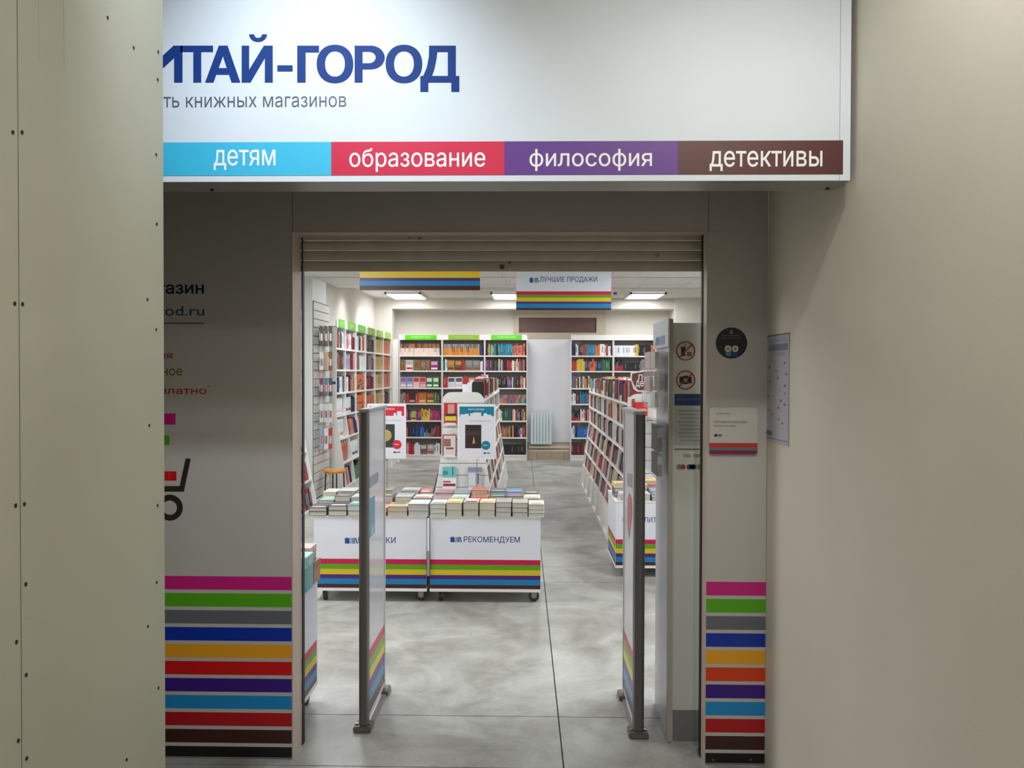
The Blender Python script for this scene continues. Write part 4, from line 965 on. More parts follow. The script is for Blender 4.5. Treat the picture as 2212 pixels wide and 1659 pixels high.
# ---- table posters on thin poles
def poster(px0, py0, px1, py1, Y, label, hdr, ttl, bookc, spot_c, price, emb, polepx, left_dx=0):
    x0, x1, z0, z1 = rect(px0, py0, px1, py1, Y); w_ = x1-x0; h = z1-z0
    t = thing('poster_stand', label, 'poster', (at(polepx, 990, Y).x, Y, TOPZ))
    r = .012; ring = []
    for cx_, cz_, a0 in ((x1-r, z1-r, 0), (x0+r, z1-r, 90), (x0+r, z0+r, 180), (x1-r, z0+r, 270)):
        for k in range(5):
            a = math.radians(a0+22.5*k); ring.append((cx_+r*math.cos(a), Y, cz_+r*math.sin(a)))
    MB().prism(ring, (0, .005, 0), mat('poster frame white', (232, 234, 240), .3)).build('frame', t)
    pp = MB().box(x0+.012, x1-.012, Y-.0012, Y, z0+.012, z1-.014, paper).build('printed_sheet', t)
    m = mat('print '+hdr[0], hdr[1], .4)
    # header with a skyline lower edge
    hx0, hx1, hz1 = x0+w_*.05, x1-w_*.05, z1-h*.045
    sk = [(0, .225), (.02, .225), (.02, .185), (.16, .185), (.16, .175), (.27, .175), (.27, .215), (.31, .215), (.31, .165), (.40, .165), (.40, .15), (.63, .15), (.63, .215), (.69, .215), (.69, .185), (.73, .16), (.78, .16), (.82, .19), (.84, .2), (.88, .18), (.92, .2), (.96, .22), (1, .22)] if emb == 0 else \
         [(0, .22), (.70, .22), (.70, .17), (.78, .17), (.78, .22), (.80, .22), (.80, .135), (.93, .135), (.93, .22), (1, .22)]
    ring = [(hx0, hz1), (hx1, hz1)]+[(hx0+(hx1-hx0)*a, z1-h*b) for a, b in sk[::-1]]
    MB().prism([(a, Y-.0020, b) for a, b in ring], (0, .0008, 0), m).build('header', pp)
    text(ttl, whitet, pp, x0+w_*.28, x0+w_*.70, z1-h*.115, z1-h*.08, Y-.002)
    text('лучшие книги этого месяца', mat('print faint grey', (170, 170, 190), .5), pp, x0+w_*.30, x0+w_*.86, z1-h*.32, z1-h*.296, Y-.0012)
    bx0, bx1, bz0, bz1 = x0+w_*(.20 if emb == 0 else .26), x0+w_*(.62 if emb == 0 else .71), z1-h*.80, z1-h*.375
    bo = MB().box(bx0, bx1, Y-.0022, Y-.0012, bz0, bz1, mat('print cover '+ttl, bookc, .35)).build('printed_book', pp)
    if emb == 1:
        MB().disc(((bx0+bx1)/2, Y-.0024, (bz0+bz1)/2+.003), (bx1-bx0)*.33, 'y', .0012, mat('print gold', (184, 158, 96), .35), 28).build('printed_medal', bo)
    else:
        text('ночной', mat('print dim', (110, 90, 90), .5), bo, bx0+.01, bx1-.01, bz1-h*.14, bz1-h*.11, Y-.0023)
        text('роман', mat('print dim', (110, 90, 90), .5), bo, bx0+.01, bx1-.01, bz1-h*.19, bz1-h*.155, Y-.0023)
        MB().prism([((bx0+bx1)/2+.004, Y-.0030, bz0+h*.22), ((bx0+bx1)/2-.006, Y-.003, bz0+h*.08), ((bx0+bx1)/2+.016, Y-.003, bz0+h*.09)], (0, .0008, 0), mat('print amber', (206, 150, 96), .4)).build('printed_figure', bo)
    cxp, czp = x0+w_*(.77 if emb == 1 else .74), z1-h*.745
    MB().disc((cxp, Y-.0034, czp), w_*.115, 'y', .0012, m, 24).build('price_circle', pp)
    text(price, whitet, pp, cxp-w_*.07, cxp+w_*.07, czp-h*.012, czp+h*.014, Y-.0044)
    logo(pp, x0+w_*.68, x0+w_*.86, z1-h*.90, z1-h*.875, Y-.0012, m=blue)
    px = at(polepx, 990, Y).x
    MB().tube((px, Y+.008, TOPZ+.004), (px, Y+.008, z0+.05), .0035, alu, 8).build('pole', t)
    MB().box(px-.05, px+.05, Y-.004, Y+.019, TOPZ+.0006, TOPZ+.004, alu).build('foot', t)
    MB().box(px-.02, px+.02, Y+.005, Y+.012, z0-.008, z0+.05, white).build('clamp', t)
YP = 6.36
poster(793, 872, 877, 990, YP, 'white poster with a crimson header and dark green book on the left table', ('crimson header', (206, 34, 60)), 'НОВИНКИ', (44, 58, 48), None, '1399.-', 1, 836)
poster(988.5, 873, 1071, 992, YP, 'white poster with a teal header and dark brown book on the right table', ('teal header', (6, 124, 152)), 'КНИГА МЕСЯЦА', (52, 40, 40), None, '465.-', 0, 1030)

# ---- hanging signs
def hanging(px0, px1, ybot, Y, h, label, ys, mats, txt=None, tilt=0):
    a = at(px0, ybot, Y); b = at(px1, ybot, Y); z0 = (a.z+b.z)/2; 
    t = thing('hanging_sign', label, 'sign', ((a.x+b.x)/2, Y, z0), 'hanging signs of the shop')
    zz = [CAMZ+(804-y)*Y/FPX for y in ys]
    bd = [(zz[i+1], zz[i], mats[i]) for i in range(len(mats))]
    bd[-1] = (z0, bd[-1][1], bd[-1][2])
    panel_grid(a.x, b.x, z0, z0+h, Y, Y+.008, bd, signw).build('board', t)
    for x in (a.x+.1, b.x-.1): MB().tube((x, Y+.004, z0+h), (x, Y+.004, 2.78), .0012, steel, 6).build('wire', t)
    return t, a.x, b.x, z0
hanging(777, 1037, 627, 6.73, .40, 'hanging sign with rainbow stripes at the upper left of the doorway', (572, 579, 587, 600.5, 607, 617.5, 627), C6M)
hs, hx0, hx1, hz0 = hanging(1115, 1320, 670, 8.54, .43, 'hanging sign with blue lettering above rainbow stripes, right of the other', (629.5, 637, 643, 651.5, 656, 665.5, 670), C6M)
a = rect(1144, 600, 1164, 610.5, 8.54); logo(hs, *a, 8.54)
ptext('ЛУЧШИЕ ПРОДАЖИ', blue, hs, 1166, 597.5, 1290, 611, 8.54)

# ================================================================== SECURITY GATES
def gate(pxl, pxr, xpl, Yn, Yf_, label, side, zt):
    """post at the near end, milky printed board going back; foot bar on the floor"""
    x0, x1 = at(pxl, 1250, Yn).x, at(pxr, 1250, Yn).x; xc = (x0+x1)/2; w_ = x1-x0
    t = thing('security_gate', label, 'security gate', (xc, (Yn+Yf_)/2, 0), 'anti-theft gates in the doorway')
    ring = [(x0, Yn+.02), (x0+.004, Yn+.006), (x0+.014, Yn), (x1-.014, Yn), (x1-.004, Yn+.006), (x1, Yn+.02), (x1, Yn+.05), (x0, Yn+.05)]
    MB().prism([(a, b, .03) for a, b in ring], (0, 0, zt-.045), darkalu).build('post', t)
    xb = xc+side*.012                     # board plane
    fa = xb+side*.006                     # visible face
    MB().box(xb-.006, xb+.006, Yn+.0502, Yf_-.012, .035, zt-.02, milky).build('board', t)
    MB().box(xb-.010, xb+.010, Yf_-.012, Yf_+.008, .03, zt-.015, mat('pale edge profile', (200, 202, 206), .4)).build('edge_profile', t)
    MB().box(min(x0, xb-.02), max(x1, xb+.02), Yn-.004, Yf_+.012, zt-.0148, zt, mat('grey cap', (176, 178, 182), .4)).build('top_cap', t, bevel=.004)
    # film stripes on the visible face
    zb = [.30, .262, .222, .183, .138, .096, .052]
    bd = t.children[1]
    for i in range(6):
        k = 1.18
        MB().box(fa-.0004, fa+side*.0008, Yn+.052, Yf_-.013, zb[i+1]*k, zb[i]*k, mat(C6[i][0]+' film', tuple(int(v*.8+50) for v in C6[i][1]), .35)).build('stripe_film', bd)
        MB().box(fa-.0002, fa+side*.0014, Yn+.0505, Yn+.075, zb[i+1]*k, zb[i]*k, C6M[i]).build('stripe_film', bd)
    f0, f1 = (x0-.022, x1+.018)
    MB().box(f0, f1, Yn-.012, Yn+.075, 0, .028, mat('foot casting', (112, 100, 96), .4, .3)).build('foot', t, bevel=.005)
    MB().box(xb-.024+side*.008, xb+.024+side*.008, Yf_-.05, Yf_+.05, 0, .024, mat('foot casting', (112, 100, 96), .4, .3)).build('foot', t, bevel=.005)
    MB().box(xb-.016, xb+.016+side*.008, Yn+.0755, Yf_-.0505, 0, .014, alu).build('floor_bar', t)
    for q in (f0+.012, f1-.012): MB().disc((q, Yn+.02, .031), .008, 'z', .006, steel, 10).build('bolt', t)
    return t, bd, fa
g1, b1, fa1 = gate(773.5, 793.5, 0, 3.67, 4.13, 'left anti-theft gate with dark post and milky printed board', 1, 1.48)
g2, b2, fa2 = gate(1370.5, 1394, 0, 3.64, 4.10, 'right anti-theft gate with dark post and milky printed board', -1, 1.475)
# prints on the boards
def quadprint(bd, X, side, pts, m, nm):
    vs = []
    for (px, py) in pts: vs.append(atx(px, py, X))
    MB().prism([(X, v.y, v.z) for v in vs], (side*.0012, 0, 0), m).build(nm, bd)
quadprint(b1, fa1, 1, [(799, 1077), (809.5, 1070), (809.5, 1150), (799, 1161)], mat('film cyan', (96, 160, 190), .35), 'printed_notice')
quadprint(b1, fa1+.001, 1, [(801, 1140), (807, 1133), (807, 1150), (801, 1157)], mat('film pale cyan', (150, 196, 214), .35), 'printed_notice')
fg = mat('film grey text', (150, 152, 176), .4)
for k in range(5):
    x = 798.5+k*4; quadprint(b1, fa1, 1, [(x, 1030-k*2.2), (x+2.3, 1028-k*2.2), (x+2.3, 1052-k*3), (x, 1055-k*3)], fg, 'printed_letter')
quadprint(b2, fa2, -1, [(1356, 1078), (1360, 1064), (1365, 1078), (1365.5, 1108), (1361, 1150), (1359, 1164), (1355.5, 1130)], mat('film red', (190, 96, 104), .35), 'printed_drop')
for k in range(3):
    quadprint(b2, fa2, -1, [(1355+k*4, 1022+k), (1357.5+k*4, 1022+k), (1357.5+k*4, 1050+k*2), (1355+k*4, 1049+k*2)], fg, 'printed_letter')

# ================================================================== INFO STAND (right)
YI = 3.62; YIb = 4.03
X0 = at(1447.5, 1200, YI).x; X1 = .80; ZI = CAMZ+(804-697)*YI/FPX
st_ = thing('info_stand', 'tall grey-white information stand with ban stickers just inside the doorway', 'stand', ((X0+X1)/2, (YI+YIb)/2, 0))
body = mat('stand grey white', (200, 200, 192), .45, noise=(2, .02, 2)); sidem = mat('stand side white', (206, 208, 212), .25)
MB().box(X0+.003, X1, YI, YIb, .0, ZI, body).build('body', st_)
MB().box(X0, X0+.0028, YI+.001, YIb, .0, ZI, sidem).build('side_sheet', st_)
pl0 = rect(1453, 1571, 1518, 1602, YI)
MB().box(pl0[0], X1, YI-.004, YI-.0002, .004, .14, mat('plinth grey', (118, 116, 116), .5)).build('plinth', st_)
MB().box(X0-.012, X0+.006, YI-.016, YI-.0002, .004, ZI+.016, mat('frame beige grey', (168, 162, 150), .5)).build('corner_post', st_)
# side header board
h0 = atx(1402, 704, X0-.012)
MB().box(X0-.014, X0-.0005, YI+.001, YIb+.02, CAMZ+(804-748)*YI/FPX, ZI+.02, mat('header pale blue', (196, 204, 216), .35)).build('side_header', st_)
logo(st_.children[-1], YIb-.32, YIb-.04, CAMZ+.13, CAMZ+.17, X0-.0142, m=mat('print pale blue', (96, 132, 176), .4), face='-x')
ac = MB().box(X0-.06, X0-.0145, YI+.08, YIb+.02, CAMZ-.17, CAMZ+.10, acryl).build('leaflet_holder', st_, label='clear acrylic leaflet holder')
ac2 = MB().box(X0-.055, X0-.0145, YI+.03, YIb+.02, CAMZ-.48, CAMZ-.22, acryl).build('leaflet_holder', st_, label='lower clear acrylic magazine holder')
def leaflet(x0, x1, y0, y1, z0, z1, c, label, m=None):
    t = thing('leaflet', label, 'leaflet', ((x0+x1)/2, (y0+y1)/2, z0))
    MB().box(x0, x1, y0, y1, z0, z1, m or mat('leaflet %s' % cname(c), c, .4, noise=(25, .1, 3))).build('sheets', t)
    MB().box(x0-.0006, x1, y0-.0008, y0-.0001, z0+(z1-z0)*.55, z1-(z1-z0)*.1, mat('leaflet band', (200, 190, 192), .4)).build('printed_band', t)
leaflet(X0-.055, X0-.038, YI+.10, YI+.24, CAMZ+.02, CAMZ+.095, (216, 206, 200), 'cream leaflets in the top of the upper acrylic holder, near side')
leaflet(X0-.055, X0-.038, YI+.26, YIb-.0, CAMZ+.02, CAMZ+.098, (222, 218, 212), 'white leaflets in the top of the upper acrylic holder, far side')
leaflet(X0-.036, X0-.02, YI+.10, YI+.24, CAMZ-.08, CAMZ+.0, (156, 146, 130), 'tan leaflets in the upper acrylic holder behind the cream ones')
leaflet(X0-.055, X0-.04, YI+.26, YIb-.0, CAMZ-.09, CAMZ-.02, (206, 160, 176), 'pink leaflets in the middle of the upper acrylic holder')
leaflet(X0-.055, X0-.04, YI+.10, YI+.24, CAMZ-.16, CAMZ-.09, (226, 226, 228), 'white folded leaflets at the bottom of the upper acrylic holder')
leaflet(X0-.050, X0-.030, YI+.05, YI+.24, CAMZ-.36, CAMZ-.24, (52, 58, 74), 'dark navy magazines in the lower acrylic holder')
leaflet(X0-.050, X0-.030, YI+.05, YI+.24, CAMZ-.47, CAMZ-.37, (104, 92, 112), 'purple-grey magazines at the bottom of the lower acrylic holder')
# ban stickers on the front
def ban(px, py, kind, label):
    c = at(px, py, YI); r = .0425
    t = thing('ban_sticker', label, 'sticker', (c.x, YI-.001, c.z-r))
    MB().disc((c.x, YI-.0012, c.z), r-.004, 'y', .0016, mat('sticker pale', (196, 194, 186), .45), 36).build('disc', t)
    rd = mat('ban red', (172, 30, 36), .4); bk = mat('ban black', (44, 30, 30), .4)
    Yk = YI-.0024
    if kind == 'food':
        u = r
        MB().prism([(c.x-u*.52, Yk, c.z+u*.42), (c.x-.02*u, Yk, c.z+u*.42), (c.x-.08*u, Yk, c.z-u*.55), (c.x-u*.44, Yk, c.z-u*.55)], (0, .001, 0), bk).prism([(c.x-.14*u, Yk, c.z+.42*u), (c.x-.08*u, Yk, c.z+.42*u), (c.x-.0*u, Yk, c.z+.78*u), (c.x-.05*u, Yk, c.z+.78*u)], (0, .001, 0), bk).build('cup_symbol', t)
        MB().disc((c.x+u*.36, Yk+.0005, c.z-u*.22), u*.3, 'y', .001, mat('ban grey', (120, 104, 100), .4), 16, sy=.45).disc((c.x+u*.36, Yk+.0005, c.z-u*.44), u*.3, 'y', .001, mat('ban grey', (120, 104, 100), .4), 16, sy=.4).build('burger_symbol', t)
    else:
        u = r
        MB().box(c.x-u*.66, c.x-u*.26, Yk, Yk+.001, c.z-u*.34, c.z+u*.36, bk).box(c.x+u*.26, c.x+u*.62, Yk, Yk+.001, c.z-u*.34, c.z+u*.36, bk).box(c.x-u*.26, c.x+u*.26, Yk, Yk+.001, c.z+u*.20, c.z+u*.46, bk).box(c.x-u*.26, c.x+u*.26, Yk, Yk+.001, c.z-u*.42, c.z-u*.26, bk).disc((c.x, Yk+.0003, c.z), u*.30, 'y', .001, bk, 20, rin=u*.2).build('camera_symbol', t)
    MB().disc((c.x, YI-.0024, c.z), r, 'y', .0024, rd, 40, rin=r-.0048).build('ring', t)
    d = r*.70; k = .0018
    MB().prism([(c.x-d-k, YI-.0036, c.z-d+k), (c.x-d+k, YI-.0036, c.z-d-k), (c.x+d+k, YI-.0036, c.z+d-k), (c.x+d-k, YI-.0036, c.z+d+k)], (0, .001, 0), rd).build('slash', t)
ban(1481, 758, 'food', 'round red no-food sticker with cup, upper on the info stand')
ban(1481, 821, 'photo', 'round red no-photography sticker with camera, lower on the info stand')
nt_ = thing('notice_sheet', 'customer notice with navy header and faint grey text on the info stand', 'notice', tuple(at(1487, 955, YI)))
a = rect(1457, 878, 1517, 962, YI); MB().box(a[0], a[1], YI-.001, YI-.0001, a[2], a[3], mat('notice paper', (178, 178, 172), .5)).build('sheet', nt_)
a = rect(1457, 851, 1517, 876, YI); hd = MB().box(a[0], a[1], YI-.0014, YI-.0001, a[2], a[3], mat('notice navy', (22, 56, 100), .45)).build('header', nt_)
text('уважаемые покупатели', mat('print steel blue', (90, 116, 150), .5), hd, a[0]+.008, a[1]-.004, a[2]+.02, a[2]+.032, YI-.0015)
for k in range(9):
    a = rect(1464+(k % 3)*3, 886+k*8, 1514-(k*7 % 11), 888.3+k*8, YI); MB().box(a[0], a[1], YI-.0016, YI-.0008, a[2], a[3], mat('notice text grey', (140, 142, 140), .5)).build('text_line', nt_)
py_ = thing('payment_notice', 'payment card marks below an olive line on the info stand', 'notice', tuple(at(1487, 1015, YI)))
a = rect(1457, 969, 1517, 972, YI); MB().box(a[0], a[1], YI-.001, YI-.0001, a[2], a[3], mat('olive line', (120, 112, 74), .5)).build('line', py_)
ptext('VISA', grayt, py_, 1475, 981, 1492, 988, YI, bold=.01); ptext('VISA', grayt, py_, 1497, 981, 1514, 988, YI, bold=.01)
for px, c in ((1467, (90, 130, 140)), (1475, (176, 54, 60))):
    p = at(px, 1008.5, YI); MB().disc((p.x, YI-.001-(.0008 if px > 1470 else 0), p.z), .0115, 'y', .0016, mat('card '+cname(c), c, .4), 18).build('card_emblem', py_)
for px in (1489, 1495, 1499):
    p = at(px, 1008.5, YI); MB().disc((p.x, YI-.001, p.z), .0115, 'y', .0016, mat('card blue', (26, 78, 130), .4), 18).build('card_emblem', py_)
a = rect(1507, 1003, 1516, 1014, YI); MB().box(a[0], a[1], YI-.0016, YI-.0001, a[2], a[3], mat('card grey', (120, 124, 120), .4)).build('card_emblem', py_)

# ================================================================== RIGHT JAMB STICKER, PLAQUE, POSTER
c = at(1580, 741, YF); r = .065
sk = thing('round_sticker', 'round black sticker with white print on the right door jamb', 'sticker', (c.x, YF-.001, c.z-r))
MB().disc((c.x, YF-.0012, c.z), r, 'y', .0018, mat('sticker black', (14, 16, 22), .35), 44).build('disc', sk)
for dx, cc, hh in ((-.012, (60, 140, 160), -.052), (.017, (24, 56, 130), -.054)):
    MB().prism([(c.x+dx-.014, YF-.0028, c.z-.012), (c.x+dx+.012, YF-.0028, c.z-.012), (c.x+dx+.010, YF-.0028, c.z+hh-.004), (c.x+dx-.012, YF-.0028, c.z+hh)], (0, .0007, 0), mat('print '+cname(cc)+'ish', cc, .4)).build('printed_cup', sk)
for dx in (-.015, .015):
    MB().disc((c.x+dx, YF-.0032, c.z-.024), .0135, 'y', .0012, mat('print beige', (214, 208, 186), .4), 20).build('printed_disc', sk)
    MB().disc((c.x+dx, YF-.0040, c.z-.024), .0062, 'y', .0008, mat('print brown', (150, 110, 90), .4), 14).build('printed_dot', sk)
a = (c.x-.007, c.x+.005); MB().box(a[0], a[1], YF-.0028, YF-.002, c.z+.038, c.z+.054, mat('print mid grey', (120, 122, 126), .4)).build('printed_mark', sk)
text('приглашаем', mat('print mid grey', (120, 122, 126), .4), sk, c.x-.04, c.x+.032, c.z+.026, c.z+.033, YF-.0021)
text('выпить чашечку кофе', mat('print mid grey', (120, 122, 126), .4), sk, c.x-.044, c.x+.038, c.z+.016, c.z+.023, YF-.0021)
# plaque
YQ = YF-.012
x0, x1, z0, z1 = rect(1532.5, 880, 1636.5, 981, YQ); x1 = min(x1, .992)
pq = thing('wall_plaque', 'rounded white plaque with red, green and purple bands on the right door jamb', 'sign', ((x0+x1)/2, YQ, z0))
r = .012
def rr(x0, x1, z0, z1, r, top=True, bot=True):
    out = []
    for cx_, cz_, a0, on in ((x1-r, z1-r, 0, top), (x0+r, z1-r, 90, top), (x0+r, z0+r, 180, bot), (x1-r, z0+r, 270, bot)):
        if on: out += [(cx_+r*math.cos(math.radians(a0+15*k)), cz_+r*math.sin(math.radians(a0+15*k))) for k in range(7)]
        else: out.append((x1 if a0 in (0, 270) else x0, z1 if a0 < 100 else z0))
    return out
MB().prism([(a, YQ, b) for a, b in rr(x0, x1, z0, z1, r)], (0, .010, 0), mat('plaque white', (206, 202, 196), .3)).build('plate', pq)
zz = [CAMZ+(804-y)*YQ/FPX-.004 for y in (953, 962.5, 969, 980)]
MB().box(x0, x1, YQ-.0012, YQ-.0001, zz[1], zz[0], mat('plaque red', (200, 50, 56), .35)).build('band', pq)
MB().box(x0, x1, YQ-.0012, YQ-.0001, zz[2], zz[1]-.0002, mat('plaque grey green', (100, 120, 110), .35)).build('band', pq)
MB().prism([(a, YQ-.0012, b) for a, b in rr(x0, x1, z0, zz[2]-.0002, r, top=False)], (0, .0011, 0), mat('plaque purple', (134, 20, 84), .35)).build('band', pq)
pg = mat('print brown grey', (110, 98, 92), .5)
ptext('Интернет-магазин', pg, pq, 1543, 908, 1613, 915.5, YQ); ptext('book24 онлайн'.replace('book24 ', 'книги '), pg, pq, 1543, 917, 1590, 922, YQ)
ptext('читай-город', pg, pq, 1546, 891, 1577, 896, YQ); a = rect(1543, 938, 1560, 943, YQ); logo(pq, *a, YQ, m=black)
# poster on the right partition
A = [atx(x, y, .998) for x, y in ((1655, 727), (1706, 717), (1705.5, 965), (1655, 951.5))]
ws = thing('wall_poster', 'pale paper poster with small print taped to the beige right partition', 'poster', (.998, (A[0].y+A[1].y)/2, A[2].z))
pm_ = mat('poster lilac paper', (192, 188, 198), .6, noise=(5, .04, 3))
yfar, ynear = A[0].y, A[1].y; zb, zt_ = (A[2].z+A[3].z)/2, (A[0].z+A[1].z)/2
sh = MB().box(.9975, .9998, ynear, yfar, zb, zt_, pm_).build('sheet', ws)
def wp(u0, u1, v0, v1, m, nm='printed_block'):   # u from left(far) to right(near), v from top
    ya, yb = yfar-(yfar-ynear)*u0, yfar-(yfar-ynear)*u1; H = zt_-zb
    MB().box(.9968, .9974, yb, ya, zt_-H*v1, zt_-H*v0, m).build(nm, sh)
wp(0, 1, 0, .012, mat('poster edge', (104, 104, 112), .5)); wp(.985, 1, .012, 1, MATS['poster edge'])
wp(.16, .93, .09, .15, mat('poster title', (128, 132, 164), .5)); wp(.2, .9, .035, .075, mat('poster soft', (172, 174, 190), .5)); wp(.25, .8, .16, .2, MATS['poster soft'])
random.seed(3)
for k in range(18):
    u = random.uniform(.08, .85); v = .22+k*.034; cc = random.choice([(120, 124, 130), (150, 110, 120), (104, 112, 120)])
    wp(u, u+random.uniform(.02, .10), v, v+.02, mat('poster ink %s' % cname(cc), cc, .5))
wp(.06, .3, .90, .94, mat('poster ink dark', (96, 100, 110), .5)); wp(.06, .9, .962, .968, mat('poster ink dark', (96, 100, 110), .5))

# ================================================================== SIGN BOX
YG = 2.51
x1s = at(1837, 300, YG).x; zbs = at(1300, 391, YG).z; xls = -2.3
sg = thing('shop_sign', 'big white overhead shop sign with blue lettering and coloured category bands', 'sign', (0, YG+.07, zbs))
MB().box(xls, x1s, YG+.004, YG+.14, zbs, 3.28, mat('sign box grey', (150, 148, 142), .3)).build('box', sg)
MB().box(xls, x1s, YG, YG+.0038, zbs, 3.28, signw).build('face', sg)
face_ = sg.children[-1] if sg.children[-1].name.startswith('face') else [c_ for c_ in sg.children if c_.name.startswith('face')][0]
MB().box(x1s-.0335, x1s-.032, YG-.0006, YG, zbs, 3.28, mat('thin grey line', (150, 150, 150), .5)).build('corner_line', sg)
cats = [(0, 716, 'детям', (462, 595, 323.5, 367), (60, 186, 226)), (716, 1090, 'образование', (755, 1048, 320, 371), (206, 34, 72)), (1090, 1465, 'философия', (1144, 1408, 322, 369), (96, 52, 140)), (1465, 1821, 'детективы', (1533, 1776, 326, 369), (84, 38, 36))]
for a, b, s, (tx0, tx1, ty0, ty1), cc in cats:
    xa = -2.3 if a == 0 else at(a, 340, YG).x; xb = at(b, 340, YG).x
    za = CAMZ+at(1141, 305.5, YG).z-CAMZ; zb_ = at(1141, 378, YG).z
    bd = MB().box(xa, xb-.0004, YG-.0014, YG-.0001, zb_, za, mat('sign band '+cname(cc), cc, .4, noise=(400, .04, 2) if a == 0 else None)).build('category_band', sg, label=cname(cc)+' category band')
    q = rect(tx0, ty0, tx1, ty1, YG-.0014); text(s, whitet, bd, *q, YG-.0014, bold=.006)
# headline: cap height 98..178, with breve and descender
hd_ = [('Ч', 172, 243, 98, 178), ('И', 262, 335+0, 98, 178)]
def hl(s, px0, px1, py0, py1, b=.045): ptext(s, blue, face_, px0, py0, px1, py1, YG, bold=b, depth=.0014)
hl('Ч', 215, 282, 98.5, 178)
def poly_letter(polys, nm='lettering'):
    mb = MB()
    for k, pts in enumerate(polys): mb.prism([tuple(at(x, y, YG-.0014-.00012*k)) for x, y in pts], (0, .0010, 0), blue)
    mb.build(nm, face_)
T0, B0 = 98.5, 178
poly_letter([[(300, T0), (318, T0), (318, 151), (375, T0), (394, T0), (394, B0), (376, B0), (376, 125), (319, B0), (300, B0)]])
poly_letter([[(390, T0), (460, T0), (460, 112), (434.5, 112), (434.5, B0), (417.5, B0), (417.5, 112), (390, 112)]])
poly_letter([[(443, B0), (472.5, T0), (491.5, T0), (519, B0), (500, B0), (481.5, 121), (461, B0)], [(467, 147), (496, 147), (501, 161), (460, 161)]])
poly_letter([[(522, T0), (538, T0), (538, 151), (570, T0), (589, T0), (589, B0), (572, B0), (572, 125), (541, B0), (522, B0)]])
bp = [(538, 74), (549, 74)]+[(557.5-8.5*math.cos(t_), 74+8*math.sin(t_)) for t_ in [math.pi*i/8 for i in range(1, 8)]]+[(566, 74), (576.5, 74)]+[(557.3+19.3*math.cos(t_), 74+16.5*math.sin(t_)) for t_ in [math.pi*i/12 for i in range(1, 12)]]
poly_letter([bp])
poly_letter([[(599, 141), (632, 141), (632, 154), (599, 154)]])
poly_letter([[(642, T0), (689, T0), (689, 113), (660, 113), (660, B0), (642, B0)]])
def ring_letter(cx_, cy_, rx, ry, ix, iy, n=44):
    mb = MB()
    for i in range(n):
        a0, a1 = 2*math.pi*i/n, 2*math.pi*(i+1)/n
        def E(a, p, q):
            ca, sa = math.cos(a), math.sin(a); e = .92
            return at(cx_+p*math.copysign(abs(ca)**e, ca), cy_+q*math.copysign(abs(sa)**e, sa), YG-.0014)
        mb.prism([E(a0, ix, iy), E(a1, ix, iy), E(a1, rx, ry), E(a0, rx, ry)], (0, .0013, 0), blue)
    mb.build('lettering', face_)
ring_letter(723.5, 138, 39.5, 41.5, 21.5, 27.5)
ring_letter(872.5, 138, 39.5, 41.5, 21.5, 27.5)
def P_letter():
    mb = MB(); mb.prism([tuple(at(x, y, YG-.0014)) for x, y in ((766, T0), (783, T0), (783, B0), (766, B0))], (0, .0013, 0), blue)
    def arc(rx, ry, x0, n=14): return [(x0+rx*math.sin(math.pi*i/n), 124-ry*math.cos(math.pi*i/n)) for i in range(n+1)]
    o = [(783, 98.5)]+arc(30, 25.5, 801)+[(783, 149.5)]; i_ = [(783, 111.5)]+arc(14.5, 12.5, 797)+[(783, 136.5)]
    for k in range(len(o)-1): mb.prism([tuple(at(*p, YG-.0014)) for p in (i_[k], i_[k+1], o[k+1], o[k])], (0, .0013, 0), blue)
    mb.build('lettering', face_)
P_letter()
poly_letter([[(927, T0), (984.5, T0), (984.5, 164), (967.5, 164), (967.5, 112), (944.5, 112), (943, 125), (938, 150), (933, 164), (914, 164), (922, 146), (926.5, 122)],
             [(908, 164), (992, 164), (992, 198), (975, 198), (975, 178), (925, 178), (925, 198), (908, 198)]])
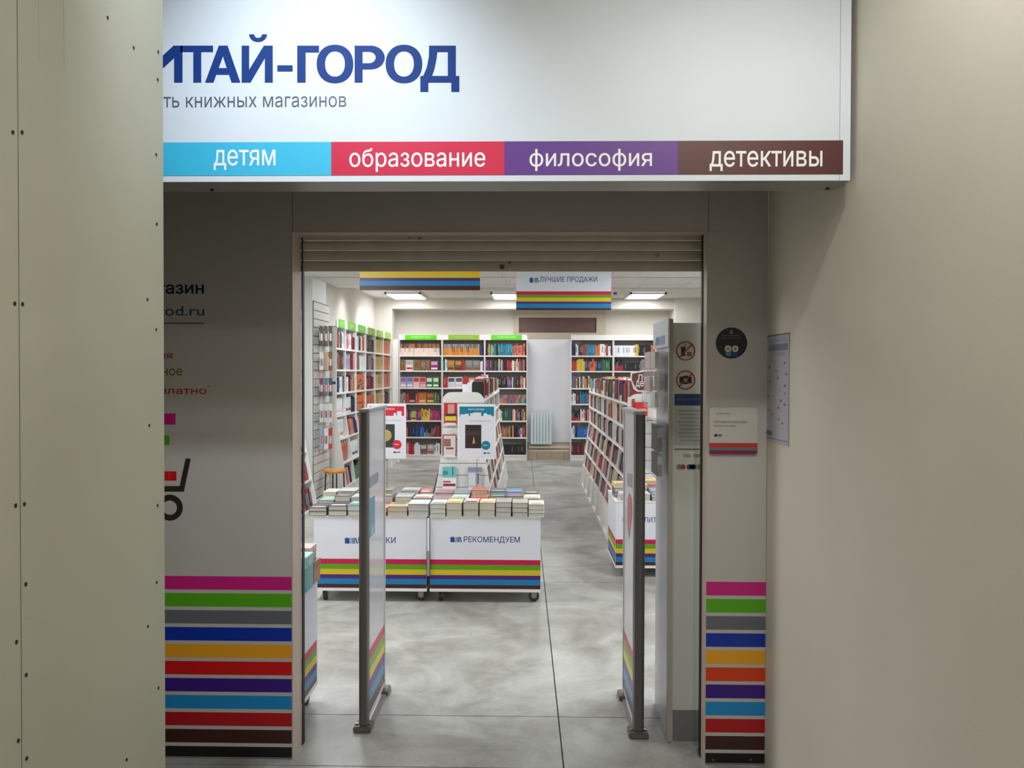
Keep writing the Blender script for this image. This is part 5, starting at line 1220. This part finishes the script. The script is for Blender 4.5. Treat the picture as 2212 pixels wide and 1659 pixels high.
ptext('сеть книжных магазинов', grayt, face_, 314, 208.5, 748, 232, YG, bold=-.002)
# cable ends or bolts under the sign
for px in (1780, 465):
    p = at(px, 408, YG+.13); MB().disc((p.x, YG+.1, zbs-.0025), .006, 'z', .005, screwm, 10).build('screw', sg)
# hanger rods to the ceiling above
struct(MB().box(-2.4, 1.05, 2.508, 3.6, 3.3, 3.34, plaster), 'ceiling_front')

# ================================================================== turn the book list into objects
BOOKS.sort(key=lambda b: -b['area'])
def mkbook(b):
    o0 = b['base']
    me = bpy.data.meshes.new('book'); me.from_pydata([tuple(v-o0) for v in b['cv']], [], b['cf'])
    ca = me.color_attributes.new('Col', 'FLOAT_COLOR', 'CORNER'); buf = []
    for f, c in zip(b['cf'], b['cc']): buf += list(c)*len(f)
    ca.data.foreach_set('color', buf); me.materials.append(BOOK)
    o = bpy.data.objects.new('book', me); COL.objects.link(o); o.location = o0
    o['label'] = b['label']; o['category'] = 'book'; o['group'] = b['group']
    pm = bpy.data.meshes.new('pages'); pm.from_pydata([tuple(v-o0) for v in b['pv']], [], b['pf']); pm.materials.append(page)
    p = bpy.data.objects.new('pages', pm); COL.objects.link(p); p.parent = o
for b in BOOKS[:300]: mkbook(b)
V = []; Fc = []; Cc = []
for b in BOOKS[300:]:
    n = len(V); V += [tuple(v) for v in b['cv']]; Fc += [[n+i for i in f] for f in b['cf']]; Cc += b['cc']
    n = len(V); V += [tuple(v) for v in b['pv']]; Fc += [[n+i for i in f] for f in b['pf']]; Cc += [lin(PAGEC)]*len(b['pf'])
me = bpy.data.meshes.new('small_books'); me.from_pydata(V, [], Fc); ca = me.color_attributes.new('Col', 'FLOAT_COLOR', 'CORNER'); buf = []
for f, c in zip(Fc, Cc): buf += list(c)*len(f)
ca.data.foreach_set('color', buf); me.materials.append(BOOK)
o = bpy.data.objects.new('small_books', me); COL.objects.link(o); o['kind'] = 'stuff'; o['label'] = 'many small multicoloured books filling the distant shelves'; o['category'] = 'books'
print('BOOKS', len(BOOKS), 'objects', len(bpy.data.objects))
